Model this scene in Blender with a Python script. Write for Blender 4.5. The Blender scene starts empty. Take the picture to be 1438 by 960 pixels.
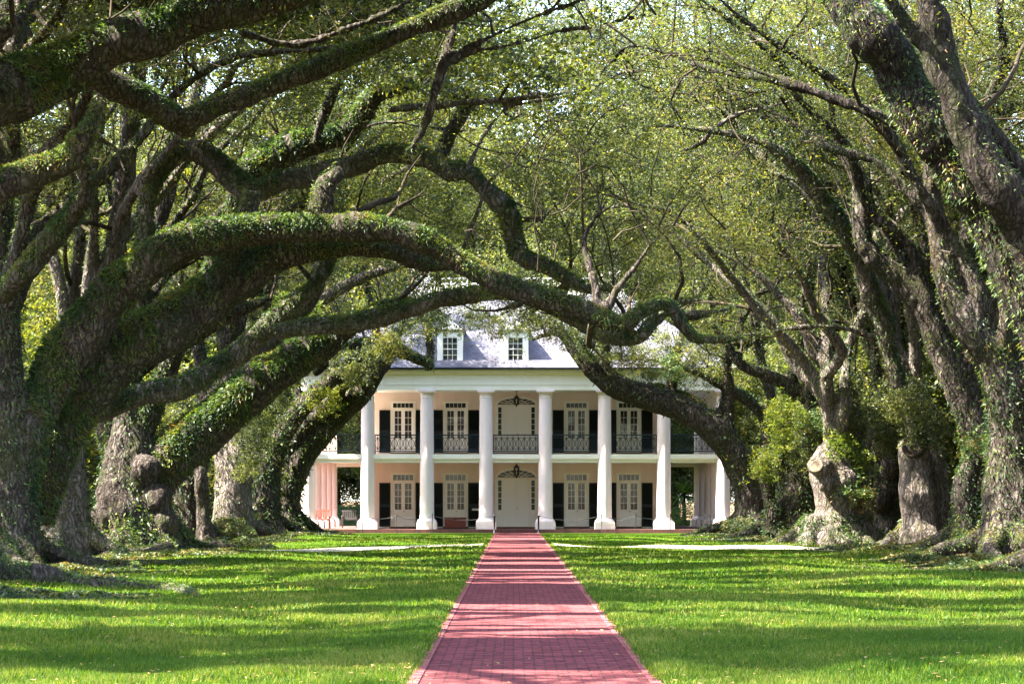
import bpy, math, random, time
import numpy as np
from mathutils import Vector, Matrix, noise as mnoise

T0 = time.time()
random.seed(7)
RNG = np.random.default_rng(11)
C = bpy.context.scene
COL = C.collection

# ------------------------------------------------------------------ camera, world, sun, exposure
F, WPX, HPX, VX, VY, EYE = 2725.0, 1438.0, 960.0, 721.0, 703.0, 1.65
cam_d = bpy.data.cameras.new('camera')
cam = bpy.data.objects.new('camera', cam_d)
COL.objects.link(cam)
cam.location = (0, 0, EYE)
cam.rotation_euler = (math.radians(90), 0, 0)
cam_d.sensor_width = 36.0
cam_d.lens = 36.0 * F / WPX
cam_d.shift_x = -(VX - WPX / 2) / WPX
cam_d.shift_y = (VY - HPX / 2) / WPX
cam_d.clip_start = 0.2
cam_d.clip_end = 6000
C.camera = cam

SUN_EL, SUN_AZ = math.radians(53), math.radians(-8)      # azimuth: 0 = straight from the left, negative = a little from the camera's side
sdir = Vector((-math.cos(SUN_EL) * math.cos(SUN_AZ), math.cos(SUN_EL) * math.sin(SUN_AZ), math.sin(SUN_EL)))
world = bpy.data.worlds.new('World')
C.world = world
world.use_nodes = True
wt = world.node_tree
sky = wt.nodes.new('ShaderNodeTexSky')
sky.sky_type = 'NISHITA'
sky.sun_disc = False
sky.sun_elevation = SUN_EL
sky.sun_rotation = math.atan2(sdir.x, sdir.y)
sky.air_density = 1.0
sky.dust_density = 1.5
bg = wt.nodes['Background']
bg.inputs['Strength'].default_value = 0.15
wt.links.new(sky.outputs[0], bg.inputs['Color'])
sun_d = bpy.data.lights.new('sun', 'SUN')
sun_d.energy = 5.0
sun_d.angle = math.radians(0.5)
sun_d.color = (1.0, 0.93, 0.80)
sun = bpy.data.objects.new('sun', sun_d)
COL.objects.link(sun)
sun.location = (0, 0, 60)
sun.rotation_euler = sdir.to_track_quat('Z', 'Y').to_euler()
C.view_settings.view_transform = 'Standard'
C.view_settings.look = 'None'
C.view_settings.gamma = 1
C.view_settings.use_curve_mapping = False
C.view_settings.exposure = 3.8
C.render.engine = 'CYCLES'
C.cycles.max_bounces = 8
C.cycles.diffuse_bounces = 4
C.cycles.transmission_bounces = 5
C.cycles.transparent_max_bounces = 8


def at(px, py, d):
    return Vector(((px - VX) / F * d, d, EYE - (py - VY) / F * d))


# ------------------------------------------------------------------ materials
MATS = {}


class NT:
    def __init__(s, name):
        s.m = bpy.data.materials.new(name)
        s.m.use_nodes = True
        s.t = s.m.node_tree
        s.b = s.t.nodes['Principled BSDF']
        s.out = s.t.nodes['Material Output']
        MATS[name] = s.m

    def n(s, typ, **kw):
        nd = s.t.nodes.new(typ)
        for k, v in kw.items():
            if k.startswith('i_'):
                key = k[2:].replace('_', ' ')
                nd.inputs[key].default_value = v
            else:
                setattr(nd, k, v)
        return nd

    def l(s, a, b):
        s.t.links.new(a, b)

    def ramp(s, fac, stops, interp='LINEAR'):
        r = s.n('ShaderNodeValToRGB')
        r.color_ramp.interpolation = interp
        el = r.color_ramp.elements
        while len(el) < len(stops):
            el.new(0.5)
        for e, (p, c) in zip(el, stops):
            e.position = p
            e.color = (c[0], c[1], c[2], 1)
        s.l(fac, r.inputs['Fac'])
        return r.outputs['Color']

    def coords(s, scale=(1, 1, 1)):
        tc = s.n('ShaderNodeTexCoord')
        mp = s.n('ShaderNodeMapping')
        mp.inputs['Scale'].default_value = scale
        s.l(tc.outputs['Object'], mp.inputs['Vector'])
        return mp.outputs['Vector']

    def noise(s, vec, scale, detail=5, rough=0.6):
        nz = s.n('ShaderNodeTexNoise')
        nz.inputs['Scale'].default_value = scale
        nz.inputs['Detail'].default_value = detail
        nz.inputs['Roughness'].default_value = rough
        s.l(vec, nz.inputs['Vector'])
        return nz.outputs['Fac']

    def mix(s, fac, a, b, mode='MIX'):
        mx = s.n('ShaderNodeMix', data_type='RGBA', blend_type=mode)
        if isinstance(fac, (int, float)):
            mx.inputs[0].default_value = fac
        else:
            s.l(fac, mx.inputs[0])
        for v, i in ((a, 6), (b, 7)):
            if isinstance(v, tuple):
                mx.inputs[i].default_value = (v[0], v[1], v[2], 1)
            else:
                s.l(v, mx.inputs[i])
        return mx.outputs[2]

    def bump(s, h, strength=0.5, dist=0.05):
        b = s.n('ShaderNodeBump')
        b.inputs['Strength'].default_value = strength
        b.inputs['Distance'].default_value = dist
        s.l(h, b.inputs['Height'])
        s.l(b.outputs[0], s.b.inputs['Normal'])

    def base(s, col, rough=0.8, spec=0.3):
        if isinstance(col, tuple):
            s.b.inputs['Base Color'].default_value = (*col, 1)
        else:
            s.l(col, s.b.inputs['Base Color'])
        s.b.inputs['Roughness'].default_value = rough
        s.b.inputs['Specular IOR Level'].default_value = spec


def mat_leaf(name, stops, transl=0.45, big_scale=0.25):
    k = NT(name)
    at_ = k.n('ShaderNodeAttribute', attribute_name='rnd')
    vec = k.coords()
    big = k.noise(vec, big_scale, 2)
    ad = k.n('ShaderNodeMath', operation='MULTIPLY_ADD')
    k.l(big, ad.inputs[0]); ad.inputs[1].default_value = 1.7; ad.inputs[2].default_value = -0.85
    sm = k.n('ShaderNodeMath', operation='ADD', use_clamp=True)
    k.l(at_.outputs['Fac'], sm.inputs[0]); k.l(ad.outputs[0], sm.inputs[1])
    col = k.ramp(sm.outputs[0], stops)
    k.base(col, 0.55, 0.35)
    k.b.inputs['Specular IOR Level'].default_value = 0.12 if 'grass' in name else 0.25
    tr = k.n('ShaderNodeBsdfTranslucent')
    tcol = k.mix(1.0, col, (1.75, 1.75, 0.55), 'MULTIPLY')
    k.l(tcol, tr.inputs['Color'])
    mx = k.n('ShaderNodeMixShader')
    mx.inputs[0].default_value = transl
    k.l(k.b.outputs[0], mx.inputs[1]); k.l(tr.outputs[0], mx.inputs[2])
    k.l(mx.outputs[0], k.out.inputs['Surface'])
    return k.m


mat_leaf('oak_leaf', [(0.0, (0.0136, 0.0213, 0.0094)), (0.35, (0.0403, 0.0522, 0.0184)), (0.7, (0.0812, 0.0894, 0.0261)), (0.95, (0.1387, 0.1328, 0.0344)), (1.0, (0.1232, 0.1001, 0.0385))], 0.45, 0.3)
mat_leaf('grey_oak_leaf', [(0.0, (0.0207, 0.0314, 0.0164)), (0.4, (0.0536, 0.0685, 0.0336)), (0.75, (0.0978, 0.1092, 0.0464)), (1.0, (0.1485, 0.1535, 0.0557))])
mat_leaf('far_leaf', [(0.0, (0.0170, 0.0271, 0.0095)), (0.4, (0.0510, 0.0668, 0.0189)), (0.8, (0.0983, 0.1065, 0.0252)), (1.0, (0.1417, 0.1297, 0.0391))], 0.45)
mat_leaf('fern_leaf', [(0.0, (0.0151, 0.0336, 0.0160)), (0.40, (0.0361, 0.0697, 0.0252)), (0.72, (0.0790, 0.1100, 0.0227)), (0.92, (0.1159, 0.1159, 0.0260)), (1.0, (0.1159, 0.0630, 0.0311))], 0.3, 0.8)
mat_leaf('ivy_leaf', [(0.0, (0.0084, 0.0185, 0.0084)), (0.5, (0.0235, 0.0420, 0.0134)), (0.8, (0.0672, 0.0756, 0.0168)), (1.0, (0.1176, 0.0756, 0.0294))], 0.3, 0.6)
mat_leaf('bright_shrub_leaf', [(0.0, (0.0378, 0.0672, 0.0101)), (0.5, (0.0924, 0.1218, 0.0168)), (1.0, (0.1680, 0.1596, 0.0252))], 0.45)
mat_leaf('hedge_leaf', [(0.0, (0.0210, 0.0504, 0.0151)), (0.6, (0.0504, 0.0924, 0.0210)), (1.0, (0.1008, 0.1428, 0.0252))], 0.3)
mat_leaf('grass_blade', [(0.0, (0.0179, 0.0447, 0.0041)), (0.45, (0.0427, 0.0826, 0.0062)), (0.8, (0.0791, 0.1101, 0.0097)), (1.0, (0.1652, 0.1514, 0.0413))], 0.4, 0.35)

def mat_bark(name, ramp, moss, moss_amt):
    k = NT(name)
    v0 = k.coords((1, 1, 1))
    nz = k.n('ShaderNodeTexNoise'); nz.inputs['Scale'].default_value = 2.2; nz.inputs['Detail'].default_value = 4
    k.l(v0, nz.inputs['Vector'])
    v1 = k.coords((6.5, 6.5, 1.3))
    ad = k.n('ShaderNodeMix', data_type='VECTOR'); ad.inputs[0].default_value = 0.35
    k.l(v1, ad.inputs[4]); k.l(nz.outputs['Color'], ad.inputs[5])
    sc = k.n('ShaderNodeVectorMath', operation='MULTIPLY_ADD'); k.l(nz.outputs['Color'], sc.inputs[0]); sc.inputs[1].default_value = (3.0, 3.0, 1.6); k.l(v1, sc.inputs[2])
    vo = k.n('ShaderNodeTexVoronoi', feature='DISTANCE_TO_EDGE'); vo.inputs['Scale'].default_value = 1.25
    k.l(sc.outputs[0], vo.inputs['Vector'])
    fine = k.noise(sc.outputs[0], 2.2, 6, 0.7)
    big = k.noise(v0, 0.9, 4)
    mm = k.n('ShaderNodeMath', operation='MULTIPLY_ADD', use_clamp=True); k.l(vo.outputs['Distance'], mm.inputs[0]); mm.inputs[1].default_value = 1.1
    f2 = k.n('ShaderNodeMath', operation='MULTIPLY_ADD'); k.l(fine, f2.inputs[0]); f2.inputs[1].default_value = 0.75; f2.inputs[2].default_value = -0.12
    k.l(f2.outputs[0], mm.inputs[2])
    c1 = k.ramp(mm.outputs[0], ramp)
    c1 = k.mix(k.ramp(big, [(0.35, (0.55, 0.55, 0.55)), (0.65, (0, 0, 0))]), c1, (0.5, 0.45, 0.42), 'MULTIPLY')
    n3 = k.noise(v0, 14, 4, 0.7)
    c2 = k.ramp(n3, moss)
    msk = k.ramp(k.noise(v0, 1.2, 5, 0.7), [(0.50, (0, 0, 0)), (0.62, (moss_amt,) * 3)])
    k.base(k.mix(msk, c1, c2), 0.95, 0.1)
    k.bump(mm.outputs[0], 1.0, 0.10)


mat_bark('oak_bark', [(0.12, (0.0053, 0.0042, 0.0037)), (0.32, (0.0316, 0.0253, 0.0211)), (0.55, (0.0817, 0.0685, 0.0590)), (0.9, (0.1528, 0.1344, 0.1238))], [(0.3, (0.0105, 0.0137, 0.0063)), (0.7, (0.0448, 0.0485, 0.0158))], 0.75)
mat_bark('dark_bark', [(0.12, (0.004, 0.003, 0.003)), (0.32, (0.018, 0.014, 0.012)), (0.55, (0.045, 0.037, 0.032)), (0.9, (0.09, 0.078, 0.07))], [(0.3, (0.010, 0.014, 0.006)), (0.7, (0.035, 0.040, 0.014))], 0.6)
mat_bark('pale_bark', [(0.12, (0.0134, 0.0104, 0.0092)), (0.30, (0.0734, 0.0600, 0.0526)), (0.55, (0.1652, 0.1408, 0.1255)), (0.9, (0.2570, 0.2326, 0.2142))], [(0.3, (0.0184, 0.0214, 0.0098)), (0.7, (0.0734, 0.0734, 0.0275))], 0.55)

k = NT('twig_bark')
n1 = k.noise(k.coords(), 2.2, 4)
k.base(k.ramp(n1, [(0.3, (0.0102, 0.0076, 0.0056)), (0.55, (0.0357, 0.0275, 0.0184)), (0.75, (0.0867, 0.0739, 0.0434))]), 0.95, 0.1)

k = NT('cut_wood')
k.base(k.ramp(k.noise(k.coords(), 5, 4), [(0.3, (0.0490, 0.0364, 0.0252)), (0.7, (0.1330, 0.1050, 0.0770))]), 0.9, 0.1)

k = NT('hollow_wood')
k.base((0.02, 0.015, 0.012), 1.0, 0.0)

k = NT('lawn_soil')
vec = k.coords()
n1 = k.noise(vec, 0.35, 4); n2 = k.noise(vec, 22, 5, 0.75)
g = k.ramp(n2, [(0.3, (0.0126, 0.0294, 0.0035)), (0.55, (0.0350, 0.0700, 0.0063)), (0.75, (0.0630, 0.0910, 0.0105))])
sep = k.n('ShaderNodeSeparateXYZ'); k.l(vec, sep.inputs[0])
ab = k.n('ShaderNodeMath', operation='ABSOLUTE'); k.l(sep.outputs[0], ab.inputs[0])
a2 = k.n('ShaderNodeMath', operation='MULTIPLY_ADD'); k.l(n1, a2.inputs[0]); a2.inputs[1].default_value = 5.0; k.l(ab.outputs[0], a2.inputs[2])
mr = k.n('ShaderNodeMapRange'); k.l(a2.outputs[0], mr.inputs[0]); mr.inputs[1].default_value = 12.8; mr.inputs[2].default_value = 14.0
dirt = k.ramp(n2, [(0.3, (0.045, 0.030, 0.018)), (0.7, (0.15, 0.11, 0.065))])
k.base(k.mix(mr.outputs[0], g, dirt), 1.0, 0.0)
k.bump(n2, 0.8, 0.05)

k = NT('path_brick')
tc = k.n('ShaderNodeTexCoord')
mp = k.n('ShaderNodeMapping'); k.l(tc.outputs['Object'], mp.inputs['Vector'])
br = k.n('ShaderNodeTexBrick')
k.l(mp.outputs[0], br.inputs['Vector'])
br.inputs['Color1'].default_value = (0.165, 0.045, 0.047, 1)
br.inputs['Color2'].default_value = (0.080, 0.026, 0.029, 1)
br.inputs['Mortar'].default_value = (0.035, 0.025, 0.023, 1)
br.inputs['Scale'].default_value = 1.0
br.inputs['Brick Width'].default_value = 0.21
br.inputs['Row Height'].default_value = 0.105
br.inputs['Mortar Size'].default_value = 0.011
n1 = k.noise(tc.outputs['Object'], 1.3, 5); n2 = k.noise(tc.outputs['Object'], 9, 4)
c = k.mix(k.ramp(n1, [(0.4, (0, 0, 0)), (0.75, (0.5, 0.5, 0.5))]), br.outputs['Color'], (0.085, 0.03, 0.034))
c = k.mix(k.ramp(n2, [(0.5, (0, 0, 0)), (0.8, (0.5, 0.5, 0.5))]), c, (0.22, 0.08, 0.075))
k.base(c, 1.0, 0.0)
k.bump(br.outputs['Fac'], 0.35, -0.006)

k = NT('path_edging')
v = k.coords((1, 1, 1)); n1 = k.noise(v, 6, 4)
k.base(k.ramp(n1, [(0.3, (0.1200, 0.0360, 0.0400)), (0.7, (0.2560, 0.0880, 0.0880))]), 1.0, 0.0)

k = NT('painted_sunlight')  # pale tone standing in for a strip of sunlight on the grass
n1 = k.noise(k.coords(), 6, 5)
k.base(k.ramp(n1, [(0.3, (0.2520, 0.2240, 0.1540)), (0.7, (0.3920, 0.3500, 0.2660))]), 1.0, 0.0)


def mat_paint(name, col, dirt=(0.8, 0.75, 0.7), amt=0.25, rough=0.7, streak=True):
    k = NT(name)
    n1 = k.noise(k.coords((1.2, 1.2, 0.25)), 2.0, 6, 0.65)
    n2 = k.noise(k.coords(), 30, 3)
    d = tuple(a * b for a, b in zip(col, dirt))
    k.base(k.mix(k.ramp(n1, [(0.42, (0, 0, 0)), (0.75, (amt * 2, amt * 2, amt * 2))]), col, d), rough, 0.25)
    k.bump(n2, 0.12, 0.01)
    return k.m


mat_paint('wall_stucco', (0.76, 0.60, 0.52), (0.85, 0.78, 0.74))
mat_paint('column_plaster', (0.74, 0.625, 0.605), (0.85, 0.81, 0.80), 0.35)
mat_paint('cream_trim', (0.80, 0.755, 0.67), (0.9, 0.85, 0.8), 0.2)
mat_paint('white_door', (0.82, 0.78, 0.73), (0.9, 0.88, 0.85), 0.2, 0.5)
mat_paint('shutter_green', (0.0026, 0.0056, 0.0064), (0.8, 0.8, 0.8), 0.2, 0.45)
mat_paint('iron_green', (0.0045, 0.0128, 0.0150), (1.4, 1.3, 1.2), 0.2, 0.5)
mat_paint('black_iron', (0.012, 0.012, 0.013), (1.5, 1.5, 1.5), 0.2, 0.5)
mat_paint('grey_wood', (0.11, 0.10, 0.10), (0.7, 0.7, 0.7), 0.3)
mat_paint('red_wood', (0.24, 0.075, 0.05), (0.7, 0.7, 0.7), 0.3)
mat_paint('brown_wood', (0.10, 0.05, 0.03), (0.7, 0.7, 0.7), 0.3)
mat_paint('brass', (0.35, 0.22, 0.07), (0.7, 0.7, 0.7), 0.3, 0.35)
mat_paint('ceiling_paint', (0.75, 0.66, 0.59), (0.9, 0.88, 0.85), 0.2)
mat_paint('sign_white', (0.78, 0.78, 0.75), (0.9, 0.9, 0.9), 0.1)

k = NT('porch_brick')
tc = k.n('ShaderNodeTexCoord')
br = k.n('ShaderNodeTexBrick'); k.l(tc.outputs['Object'], br.inputs['Vector'])
br.inputs['Color1'].default_value = (0.13, 0.05, 0.045, 1); br.inputs['Color2'].default_value = (0.09, 0.04, 0.036, 1)
br.inputs['Mortar'].default_value = (0.12, 0.09, 0.08, 1); br.inputs['Scale'].default_value = 1
br.inputs['Brick Width'].default_value = 0.22; br.inputs['Row Height'].default_value = 0.11; br.inputs['Mortar Size'].default_value = 0.008
k.base(br.outputs['Color'], 0.8, 0.2)

k = NT('roof_slate')
tc = k.n('ShaderNodeTexCoord')
br = k.n('ShaderNodeTexBrick'); k.l(tc.outputs['UV'], br.inputs['Vector'])
br.inputs['Color1'].default_value = (0.068, 0.068, 0.088, 1); br.inputs['Color2'].default_value = (0.105, 0.104, 0.130, 1)
br.inputs['Mortar'].default_value = (0.08, 0.075, 0.09, 1); br.inputs['Scale'].default_value = 1
br.inputs['Brick Width'].default_value = 0.30; br.inputs['Row Height'].default_value = 0.24; br.inputs['Mortar Size'].default_value = 0.022
n1 = k.noise(tc.outputs['UV'], 0.9, 5)
k.base(k.mix(k.ramp(n1, [(0.4, (0, 0, 0)), (0.75, (0.6, 0.6, 0.6))]), br.outputs['Color'], (0.045, 0.041, 0.042)), 0.9, 0.05)
k.bump(br.outputs['Fac'], 0.6, -0.02)

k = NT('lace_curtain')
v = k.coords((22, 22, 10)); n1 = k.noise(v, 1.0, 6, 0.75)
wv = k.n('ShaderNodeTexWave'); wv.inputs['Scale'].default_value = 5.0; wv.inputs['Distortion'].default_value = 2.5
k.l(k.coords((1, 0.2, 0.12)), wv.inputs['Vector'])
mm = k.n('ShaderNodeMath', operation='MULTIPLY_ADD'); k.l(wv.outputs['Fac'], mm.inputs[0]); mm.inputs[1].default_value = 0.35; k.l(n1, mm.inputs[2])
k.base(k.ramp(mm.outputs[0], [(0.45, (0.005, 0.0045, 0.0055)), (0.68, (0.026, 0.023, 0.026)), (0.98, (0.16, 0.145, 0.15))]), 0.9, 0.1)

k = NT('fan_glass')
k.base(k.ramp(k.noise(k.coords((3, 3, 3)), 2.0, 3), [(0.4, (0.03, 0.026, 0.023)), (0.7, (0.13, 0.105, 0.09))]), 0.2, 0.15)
k = NT('pale_curtain')
k.base(k.ramp(k.noise(k.coords((8, 8, 1)), 1.0, 4), [(0.4, (0.05, 0.048, 0.045)), (0.7, (0.22, 0.21, 0.19))]), 0.9, 0.1)
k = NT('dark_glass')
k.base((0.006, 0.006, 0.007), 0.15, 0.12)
k = NT('window_glass')
gl = k.n('ShaderNodeBsdfGlossy'); gl.inputs['Roughness'].default_value = 0.03; gl.inputs['Color'].default_value = (0.9, 0.9, 0.9, 1)
tr = k.n('ShaderNodeBsdfTransparent'); tr.inputs['Color'].default_value = (0.92, 0.93, 0.93, 1)
fr = k.n('ShaderNodeFresnel'); fr.inputs['IOR'].default_value = 1.22
mx = k.n('ShaderNodeMixShader'); k.l(fr.outputs[0], mx.inputs[0]); k.l(tr.outputs[0], mx.inputs[1]); k.l(gl.outputs[0], mx.inputs[2])
k.l(mx.outputs[0], k.out.inputs['Surface'])
k = NT('dead_leaf')
at_ = k.n('ShaderNodeAttribute', attribute_name='rnd')
k.base(k.ramp(at_.outputs['Fac'], [(0, (0.08, 0.04, 0.02)), (0.6, (0.22, 0.12, 0.05)), (1, (0.35, 0.24, 0.10))]), 0.8, 0.1)


# ------------------------------------------------------------------ object helpers
def tag(o, label=None, cat=None, group=None, kind=None):
    for kk, vv in (('label', label), ('category', cat), ('group', group), ('kind', kind)):
        if vv:
            o[kk] = vv
    return o


def empty(name, loc, label, cat, group=None):
    o = bpy.data.objects.new(name, None)
    o.empty_display_size = 0.3
    COL.objects.link(o)
    o.location = loc
    return tag(o, label, cat, group)


def link(name, me, parent=None, world_coords=True):
    o = bpy.data.objects.new(name, me)
    COL.objects.link(o)
    if parent is not None:
        o.parent = parent
        if world_coords:
            p, off = parent, Vector((0, 0, 0))
            while p is not None:
                if p.type == 'EMPTY':
                    off = off + Vector(p.location)
                p = p.parent
            if parent.type == 'EMPTY':
                o.matrix_parent_inverse = Matrix.Translation(-off)
            # a mesh parent already stands in world coordinates
    return o


class MB:
    def __init__(s):
        s.v, s.f = [], []

    def add(s, vs, fs):
        b = len(s.v)
        s.v.extend(tuple(x) for x in vs)
        s.f.extend(tuple(i + b for i in f) for f in fs)

    def box(s, x0, x1, y0, y1, z0, z1):
        vs = [(x, y, z) for z in (z0, z1) for y in (y0, y1) for x in (x0, x1)]
        s.add(vs, [(0, 2, 3, 1), (4, 5, 7, 6), (0, 1, 5, 4), (2, 6, 7, 3), (0, 4, 6, 2), (1, 3, 7, 5)])
        return s

    def obox(s, c, half, rot=0.0, tilt=0.0):
        m = Matrix.Translation(c) @ Matrix.Rotation(rot, 4, 'Z') @ Matrix.Rotation(tilt, 4, 'X')
        vs = [m @ Vector((x * half[0], y * half[1], z * half[2])) for z in (-1, 1) for y in (-1, 1) for x in (-1, 1)]
        s.add(vs, [(0, 2, 3, 1), (4, 5, 7, 6), (0, 1, 5, 4), (2, 6, 7, 3), (0, 4, 6, 2), (1, 3, 7, 5)])
        return s

    def tube(s, pts, rad, n=8, cap=True):
        pts = [Vector(p) for p in pts]
        m = len(pts)
        rad = list(rad) if hasattr(rad, '__len__') else [rad] * m
        t0 = (pts[1] - pts[0]).normalized()
        a = Vector((0, 0, 1)) if abs(t0.z) < 0.9 else Vector((1, 0, 0))
        u = t0.cross(a).normalized()
        vs = []
        for i in range(m):
            t = (pts[min(i + 1, m - 1)] - pts[max(i - 1, 0)])
            t = t.normalized() if t.length > 1e-9 else t0
            u = (u - t * u.dot(t))
            u = u.normalized() if u.length > 1e-6 else t.orthogonal().normalized()
            w = t.cross(u)
            for j in range(n):
                an = 2 * math.pi * j / n
                vs.append(pts[i] + (u * math.cos(an) + w * math.sin(an)) * rad[i])
        fs = []
        for i in range(m - 1):
            for j in range(n):
                jj = (j + 1) % n
                fs.append((i * n + j, i * n + jj, (i + 1) * n + jj, (i + 1) * n + j))
        if cap:
            fs.append(tuple(range(n - 1, -1, -1)))
            fs.append(tuple((m - 1) * n + j for j in range(n)))
        s.add(vs, fs)
        return s

    def lathe(s, c, prof, n=24):
        vs = []
        for r, z in prof:
            for j in range(n):
                an = 2 * math.pi * j / n
                vs.append((c[0] + r * math.cos(an), c[1] + r * math.sin(an), c[2] + z))
        fs = []
        m = len(prof)
        for i in range(m - 1):
            for j in range(n):
                jj = (j + 1) % n
                fs.append((i * n + j, i * n + jj, (i + 1) * n + jj, (i + 1) * n + j))
        fs.append(tuple(range(n - 1, -1, -1)))
        fs.append(tuple((m - 1) * n + j for j in range(n)))
        s.add(vs, fs)
        return s

    def ball(s, c, r, n=10):
        m = n // 2 + 1
        prof = [(max(r * math.sin(math.pi * i / (m - 1)), 1e-3), -r * math.cos(math.pi * i / (m - 1))) for i in range(m)]
        return s.lathe(c, prof, n)

    def mesh(s, name, mat=None, smooth=False):
        me = bpy.data.meshes.new(name)
        me.from_pydata(s.v, [], s.f)
        if mat:
            me.materials.append(MATS[mat])
        if smooth:
            me.polygons.foreach_set('use_smooth', np.ones(len(me.polygons), bool))
        me.update()
        return me

    def build(s, name, mat, parent=None, smooth=False):
        return link(name, s.mesh(name, mat, smooth), parent)


def tri_mesh(name, V, mat, rnd=None):
    """V: (n,3,3) array of separate triangles"""
    n = len(V)
    me = bpy.data.meshes.new(name)
    me.vertices.add(n * 3)
    me.loops.add(n * 3)
    me.polygons.add(n)
    me.vertices.foreach_set('co', np.ascontiguousarray(V, dtype=np.float32).ravel())
    me.loops.foreach_set('vertex_index', np.arange(n * 3, dtype=np.int32))
    me.polygons.foreach_set('loop_start', np.arange(0, n * 3, 3, dtype=np.int32))
    a = me.attributes.new('rnd', 'FLOAT', 'FACE')
    a.data.foreach_set('value', (RNG.random(n) if rnd is None else rnd).astype(np.float32))
    me.materials.append(MATS[mat])
    me.update()
    return me


def unit(v):
    return v / np.maximum(np.linalg.norm(v, axis=-1, keepdims=True), 1e-9)


def leaf_tris(P, size, aspect=0.45, flat=0.35):
    """leaf shaped triangles at P; flat < 1 keeps the blades nearer to level"""
    n = len(P)
    a = RNG.normal(size=(n, 3)); a[:, 2] *= 0.7
    a = unit(a)
    nr = RNG.normal(size=(n, 3)) * np.array([1, 1, 1.0]) + np.array([0, 0, flat])
    b = unit(np.cross(a, nr))
    L = (size * RNG.uniform(0.7, 1.35, n))[:, None]
    w = L * aspect
    V = np.empty((n, 3, 3))
    V[:, 0] = P - a * L * 0.5 - b * w * 0.35
    V[:, 1] = P - a * L * 0.05 + b * w * 0.75
    V[:, 2] = P + a * L * 0.6
    return V


def ground_z(x, y):
    """height of the lawn: level at the brick walk, soft swells, banks under the two rows"""
    x = np.asarray(x, float); y = np.asarray(y, float)
    d = np.abs(x - 0.19)
    w = np.clip((d - 1.25) / 3.0, 0, 1); w = w * w * (3 - 2 * w)
    sw = 0.07 * np.sin(x * 0.55 + 0.21 * y + 0.6) + 0.05 * np.sin(0.38 * y - 0.3 * x + 2.0) + 0.03 * np.sin(1.1 * x - 0.5 * y)
    edge = 0.03 * np.exp(-((d - 1.35) / 0.25) ** 2)
    fade = np.clip((97 - y) / 12, 0, 1) * np.clip((60 - d) / 20, 0, 1)
    return (w * (sw - 0.02) + np.where(d > 1.16, edge, 0)) * fade


def gz(x, y):
    return float(ground_z(x, y))


LAT = np.random.default_rng(77).random((256, 256))


def value_noise(x, y):
    xi, yi = np.floor(x).astype(int), np.floor(y).astype(int)
    fx, fy = x - xi, y - yi
    fx, fy = fx * fx * (3 - 2 * fx), fy * fy * (3 - 2 * fy)
    a, b = LAT[xi % 256, yi % 256], LAT[(xi + 1) % 256, yi % 256]
    c, d = LAT[xi % 256, (yi + 1) % 256], LAT[(xi + 1) % 256, (yi + 1) % 256]
    return (a * (1 - fx) + b * fx) * (1 - fy) + (c * (1 - fx) + d * fx) * fy


# ------------------------------------------------------------------ ground, paths, grass
xs = np.concatenate([[-3000, -800, -300, -150, -90, -60], np.arange(-40, -17, 1.5), np.arange(-17, -1.6, 0.35),
                     [-1.35, -1.15, -0.96, -0.5, 0.19, 0.9, 1.34, 1.53, 1.75], np.arange(2.0, 17.4, 0.35), np.arange(18, 41, 1.5), [60, 90, 150, 300, 800, 3000]])
ys = np.concatenate([[-800, -200, -60, -20, 0, 6], np.arange(10, 100, 0.5), [101, 104, 110, 120, 140, 170, 220, 300, 500, 1000, 3000]])
gx, gy = np.meshgrid(xs, ys)
gzz = ground_z(gx, gy)
mb = MB()
nx = len(xs)
mb.v = list(zip(gx.ravel().tolist(), gy.ravel().tolist(), gzz.ravel().tolist()))
mb.f = [(j * nx + i, j * nx + i + 1, (j + 1) * nx + i + 1, (j + 1) * nx + i) for j in range(len(ys) - 1) for i in range(nx - 1)]
tag(mb.build('lawn', 'lawn_soil', smooth=True), 'green lawn running along both sides of the brick walk', 'lawn', kind='structure')

PC = 0.19
mb = MB()
py = np.arange(8, 99.01, 1.0)
for i in range(len(py) - 1):
    mb.add([(PC - 1.04, py[i], 0.012), (PC + 1.04, py[i], 0.012), (PC + 1.04, py[i + 1], 0.012), (PC - 1.04, py[i + 1], 0.012)], [(0, 1, 2, 3)])
tag(mb.build('brick_path', 'path_brick'), 'straight red brick walk leading to the front door', 'path', kind='structure')
mb = MB()
for sx in (-1, 1):
    y = 8.0
    while y < 99:
        xa = PC + sx * 1.045; xb = PC + sx * (1.15 + random.uniform(-.01, .012))
        mb.box(min(xa, xb), max(xa, xb), y, y + 0.21, -0.05, 0.016 + random.uniform(0, .008))
        y += 0.218
tag(mb.build('path_edging', 'path_edging'), 'single rows of red edging bricks along the walk', 'path edging', kind='structure')

# pale sunlight painted across the lawn as a band
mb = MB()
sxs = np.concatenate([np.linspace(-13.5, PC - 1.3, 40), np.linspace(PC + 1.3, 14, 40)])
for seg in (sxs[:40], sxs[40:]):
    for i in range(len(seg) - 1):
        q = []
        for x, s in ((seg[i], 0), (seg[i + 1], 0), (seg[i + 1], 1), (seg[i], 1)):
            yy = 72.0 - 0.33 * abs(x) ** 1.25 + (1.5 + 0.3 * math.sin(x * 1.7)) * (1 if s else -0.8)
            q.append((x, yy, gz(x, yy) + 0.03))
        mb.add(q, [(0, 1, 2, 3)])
tag(mb.build('painted_sun_band', 'painted_sunlight'), 'narrow pale band of painted sunlight crossing the lawn', 'path', kind='structure')

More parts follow.
